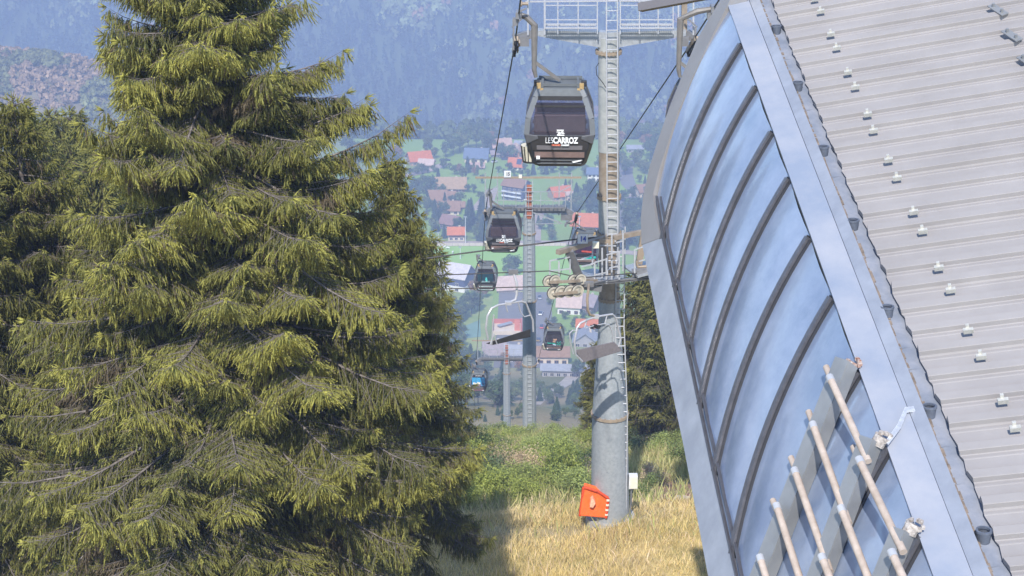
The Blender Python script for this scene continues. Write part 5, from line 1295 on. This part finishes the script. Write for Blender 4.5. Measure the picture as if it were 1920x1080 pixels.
scatter(9, 925, 1005, 290, 304, [0, 1, 2], .8, 1.3, where='round the orange chalet')
for px, py, k, s in ((962, 517, 1, 1.1), (953, 522, 0, .9), (872, 594, 0, .9), (884, 590, 1, 1.0), (895, 584, 0, .9), (890, 562, 4, 1.0), (905, 560, 4, .9), (866, 600, 1, .8), (1043, 560, 2, .6), (1030, 572, 2, .5), (852, 566, 2, .4), (1060, 600, 0, .5), (1052, 632, 0, .6), (1093, 600, 1, .4)): vtree(px, py, k, s, where='around the barn and car park')
scatter(16, 845, 870, 590, 690, [0, 1, 1], .5, .9, where='along the left edge of the meadow')
scatter(22, 855, 915, 690, 715, [0, 1, 5, 2], .5, .9, 300, where='below the meadow at the blue cabin')
scatter(34, 855, 1010, 705, 765, [0, 1, 1, 2, 5], .45, .75, 200, where='in the wood below the village')
scatter(12, 1000, 1080, 735, 775, [5, 6, 1, 0], .3, .5, 200, where='at the foot of the dry grass bank')
scatter(10, 1065, 1120, 690, 775, [1, 5], .4, .6, 200, where='left of the flared tower foot')
vtree(945, 690, 4, .8, 300, where='just left of the lowest tower'); vtree(972, 696, 4, .6, 300, where='just right of the lowest tower')
scatter(16, 880, 1110, 772, 792, [1, 6, 6, 0, 2], .16, .26, 115, where='just beyond the bushy rim')
scatter(3, 1020, 1045, 778, 790, [6], .35, .45, 115, where='on the rim between the towers')

scatter(30, 760, 905, 318, 452, [0, 1, 1, 2, 5], .45, .8, where='scattered between the chalets left of the middle tower')
scatter(24, 925, 1120, 320, 455, [0, 1, 1, 2, 5], .4, .7, where='scattered between the chalets round the middle tower')
scatter(16, 1125, 1240, 300, 470, [0, 1, 2, 5], .5, .9, where='scattered along the curving road')
scatter(14, 1030, 1125, 545, 640, [0, 1, 2], .3, .5, where='in the gardens under the chairlift')
scatter(40, 640, 765, 318, 460, [0, 1, 1, 2, 5], .6, 1.1, where='between the two right hand spruces and the village')
# ------------------------------------------------------------------ far woods as single masses
def wood(name, X, Y, hgt, rad, conif, cols, seed, label, nc=36):
    rg_ = np.random.default_rng(seed); n = len(X); Z = hfun(X, Y)
    base = np.stack([X, Y, Z], 1)
    z = rg_.random((n, nc)) ** np.where(conif, .75, .6)[:, None]; a = rg_.uniform(0, 2 * PI, (n, nc))
    prof_c = (1 - z) ** .9 * .95 + .06; prof_d = np.sqrt(np.clip(1 - (z * 2 - .95) ** 2, .05, 1))
    pr = np.where(conif[:, None], prof_c, prof_d) * rg_.uniform(.55, 1.1, (n, nc)) * rad[:, None]
    u = np.stack([np.cos(a), np.sin(a), 0 * a], -1); P = base[:, None] + u * pr[..., None]; P[..., 2] += (np.where(conif[:, None], .08, .22) + z * np.where(conif[:, None], .92, .75)) * hgt[:, None]
    Dn = u + rg_.normal(0, .35, u.shape); Dn[..., 2] += np.where(conif[:, None], -.3, .45)
    Dn /= np.linalg.norm(Dn, axis=-1)[..., None]; sd = np.cross(Dn, rg_.normal(size=u.shape)); sd /= np.linalg.norm(sd, axis=-1)[..., None]
    s = (rad[:, None] * rg_.uniform(.22, .48, (n, nc)))[..., None]; t_ = np.cross(Dn, sd)
    V = np.stack([P + sd * s, P + t_ * s * .8, P - sd * s * .9, P - t_ * s], 2).reshape(-1, 3)
    c = cols[:, None] * rg_.uniform(.8, 1.25, (n, nc, 1)); C = np.repeat(c.reshape(-1, 3), 4, 0)
    o = link(name, np_mesh(name, V, np.arange(len(V)).reshape(-1, 4), M_far, C)); tag(o, label, 'forest', kind='stuff')
rg_ = np.random.default_rng(77)
n = 11000; Y = 1395 + 430 * rg_.random(n) ** 1.1; X = rg_.uniform(-1, 1, n) * (Y * .335 + 60)
cl = vnoise(X, Y, 90, 11) * .65 + vnoise(X, Y, 33, 12) * .35; conif = cl + .12 * np.clip((-X) / 200, -1, 1) * 1 + rg_.normal(0, .08, n) > .56
t = rg_.random((n, 1)); cc = np.array([.02, .04, .028]) * (1 + .8 * t); cdn = np.array([.18, .22, .10]) * (.45 + .9 * t); warm = rg_.random(n) < .07
cdn[warm] = np.array([.24, .15, .09]) * (.8 + .4 * t[warm])
wood('forest', X, Y, np.where(conif, rg_.uniform(15, 25, n), rg_.uniform(10, 17, n)), np.where(conif, rg_.uniform(2.6, 4.2, n), rg_.uniform(4, 7, n)), conif, np.where(conif[:, None], cc, cdn), 5, 'hazy blue forested mountainside filling the background')
n = 9000; X = rg_.uniform(-520, -120, n); Y = rg_.uniform(700, 960, n); k = (X < -.115 * Y - 50 + 25 * rg_.normal(size=n)); X = X[k]; Y = Y[k]; n = len(X)
t = rg_.random((n, 1)); pk = vnoise(X, Y, 22, 14)[:, None] > .5
wood('scrub', X, Y, rg_.uniform(2, 5, n), rg_.uniform(1.5, 3.0, n), np.zeros(n, bool), np.where(pk, np.array([.27, .19, .12]) * (.7 + .6 * t), np.array([.15, .16, .07]) * (.7 + .6 * t)), 6, 'reddish autumn scrub covering the low hill at the left')
n = 1100; Y = rg_.uniform(1035, 1200, n); X = rg_.uniform(-.34, .34, n) * Y; conif = rg_.random(n) < .35; t = rg_.random((n, 1))
wood('rim_wood', X, Y, rg_.uniform(8, 16, n), rg_.uniform(3, 6, n), conif, np.where(conif[:, None], np.array([.035, .06, .04]) * (1 + .5 * t), np.array([.10, .13, .055]) * (.6 + .7 * t)), 7, 'green wood on the far rim behind the village')

# ------------------------------------------------------------------ haze
mb = MB(); x0, x1, y0, y1, z0, z1 = -1900, 1900, -80, 2420, -480, 130
mb.box(((x0 + x1) / 2, (y0 + y1) / 2, (z0 + z1) / 2), (x1 - x0, y1 - y0, z1 - z0))
hm = bpy.data.materials.new('haze'); hm.use_nodes = True; N = hm.node_tree.nodes; N.remove(N['Principled BSDF'])
pv = N.new('ShaderNodeVolumePrincipled'); pv.inputs['Color'].default_value = (.50, .64, 1.0, 1); pv.inputs['Density'].default_value = .00049; pv.inputs['Anisotropy'].default_value = -.22
hm.node_tree.links.new(pv.outputs[0], N['Material Output'].inputs['Volume'])
hz = mb.build('haze', hm); hz['kind'] = 'stuff'; tag(hz, 'bluish summer haze in the valley air', 'haze')
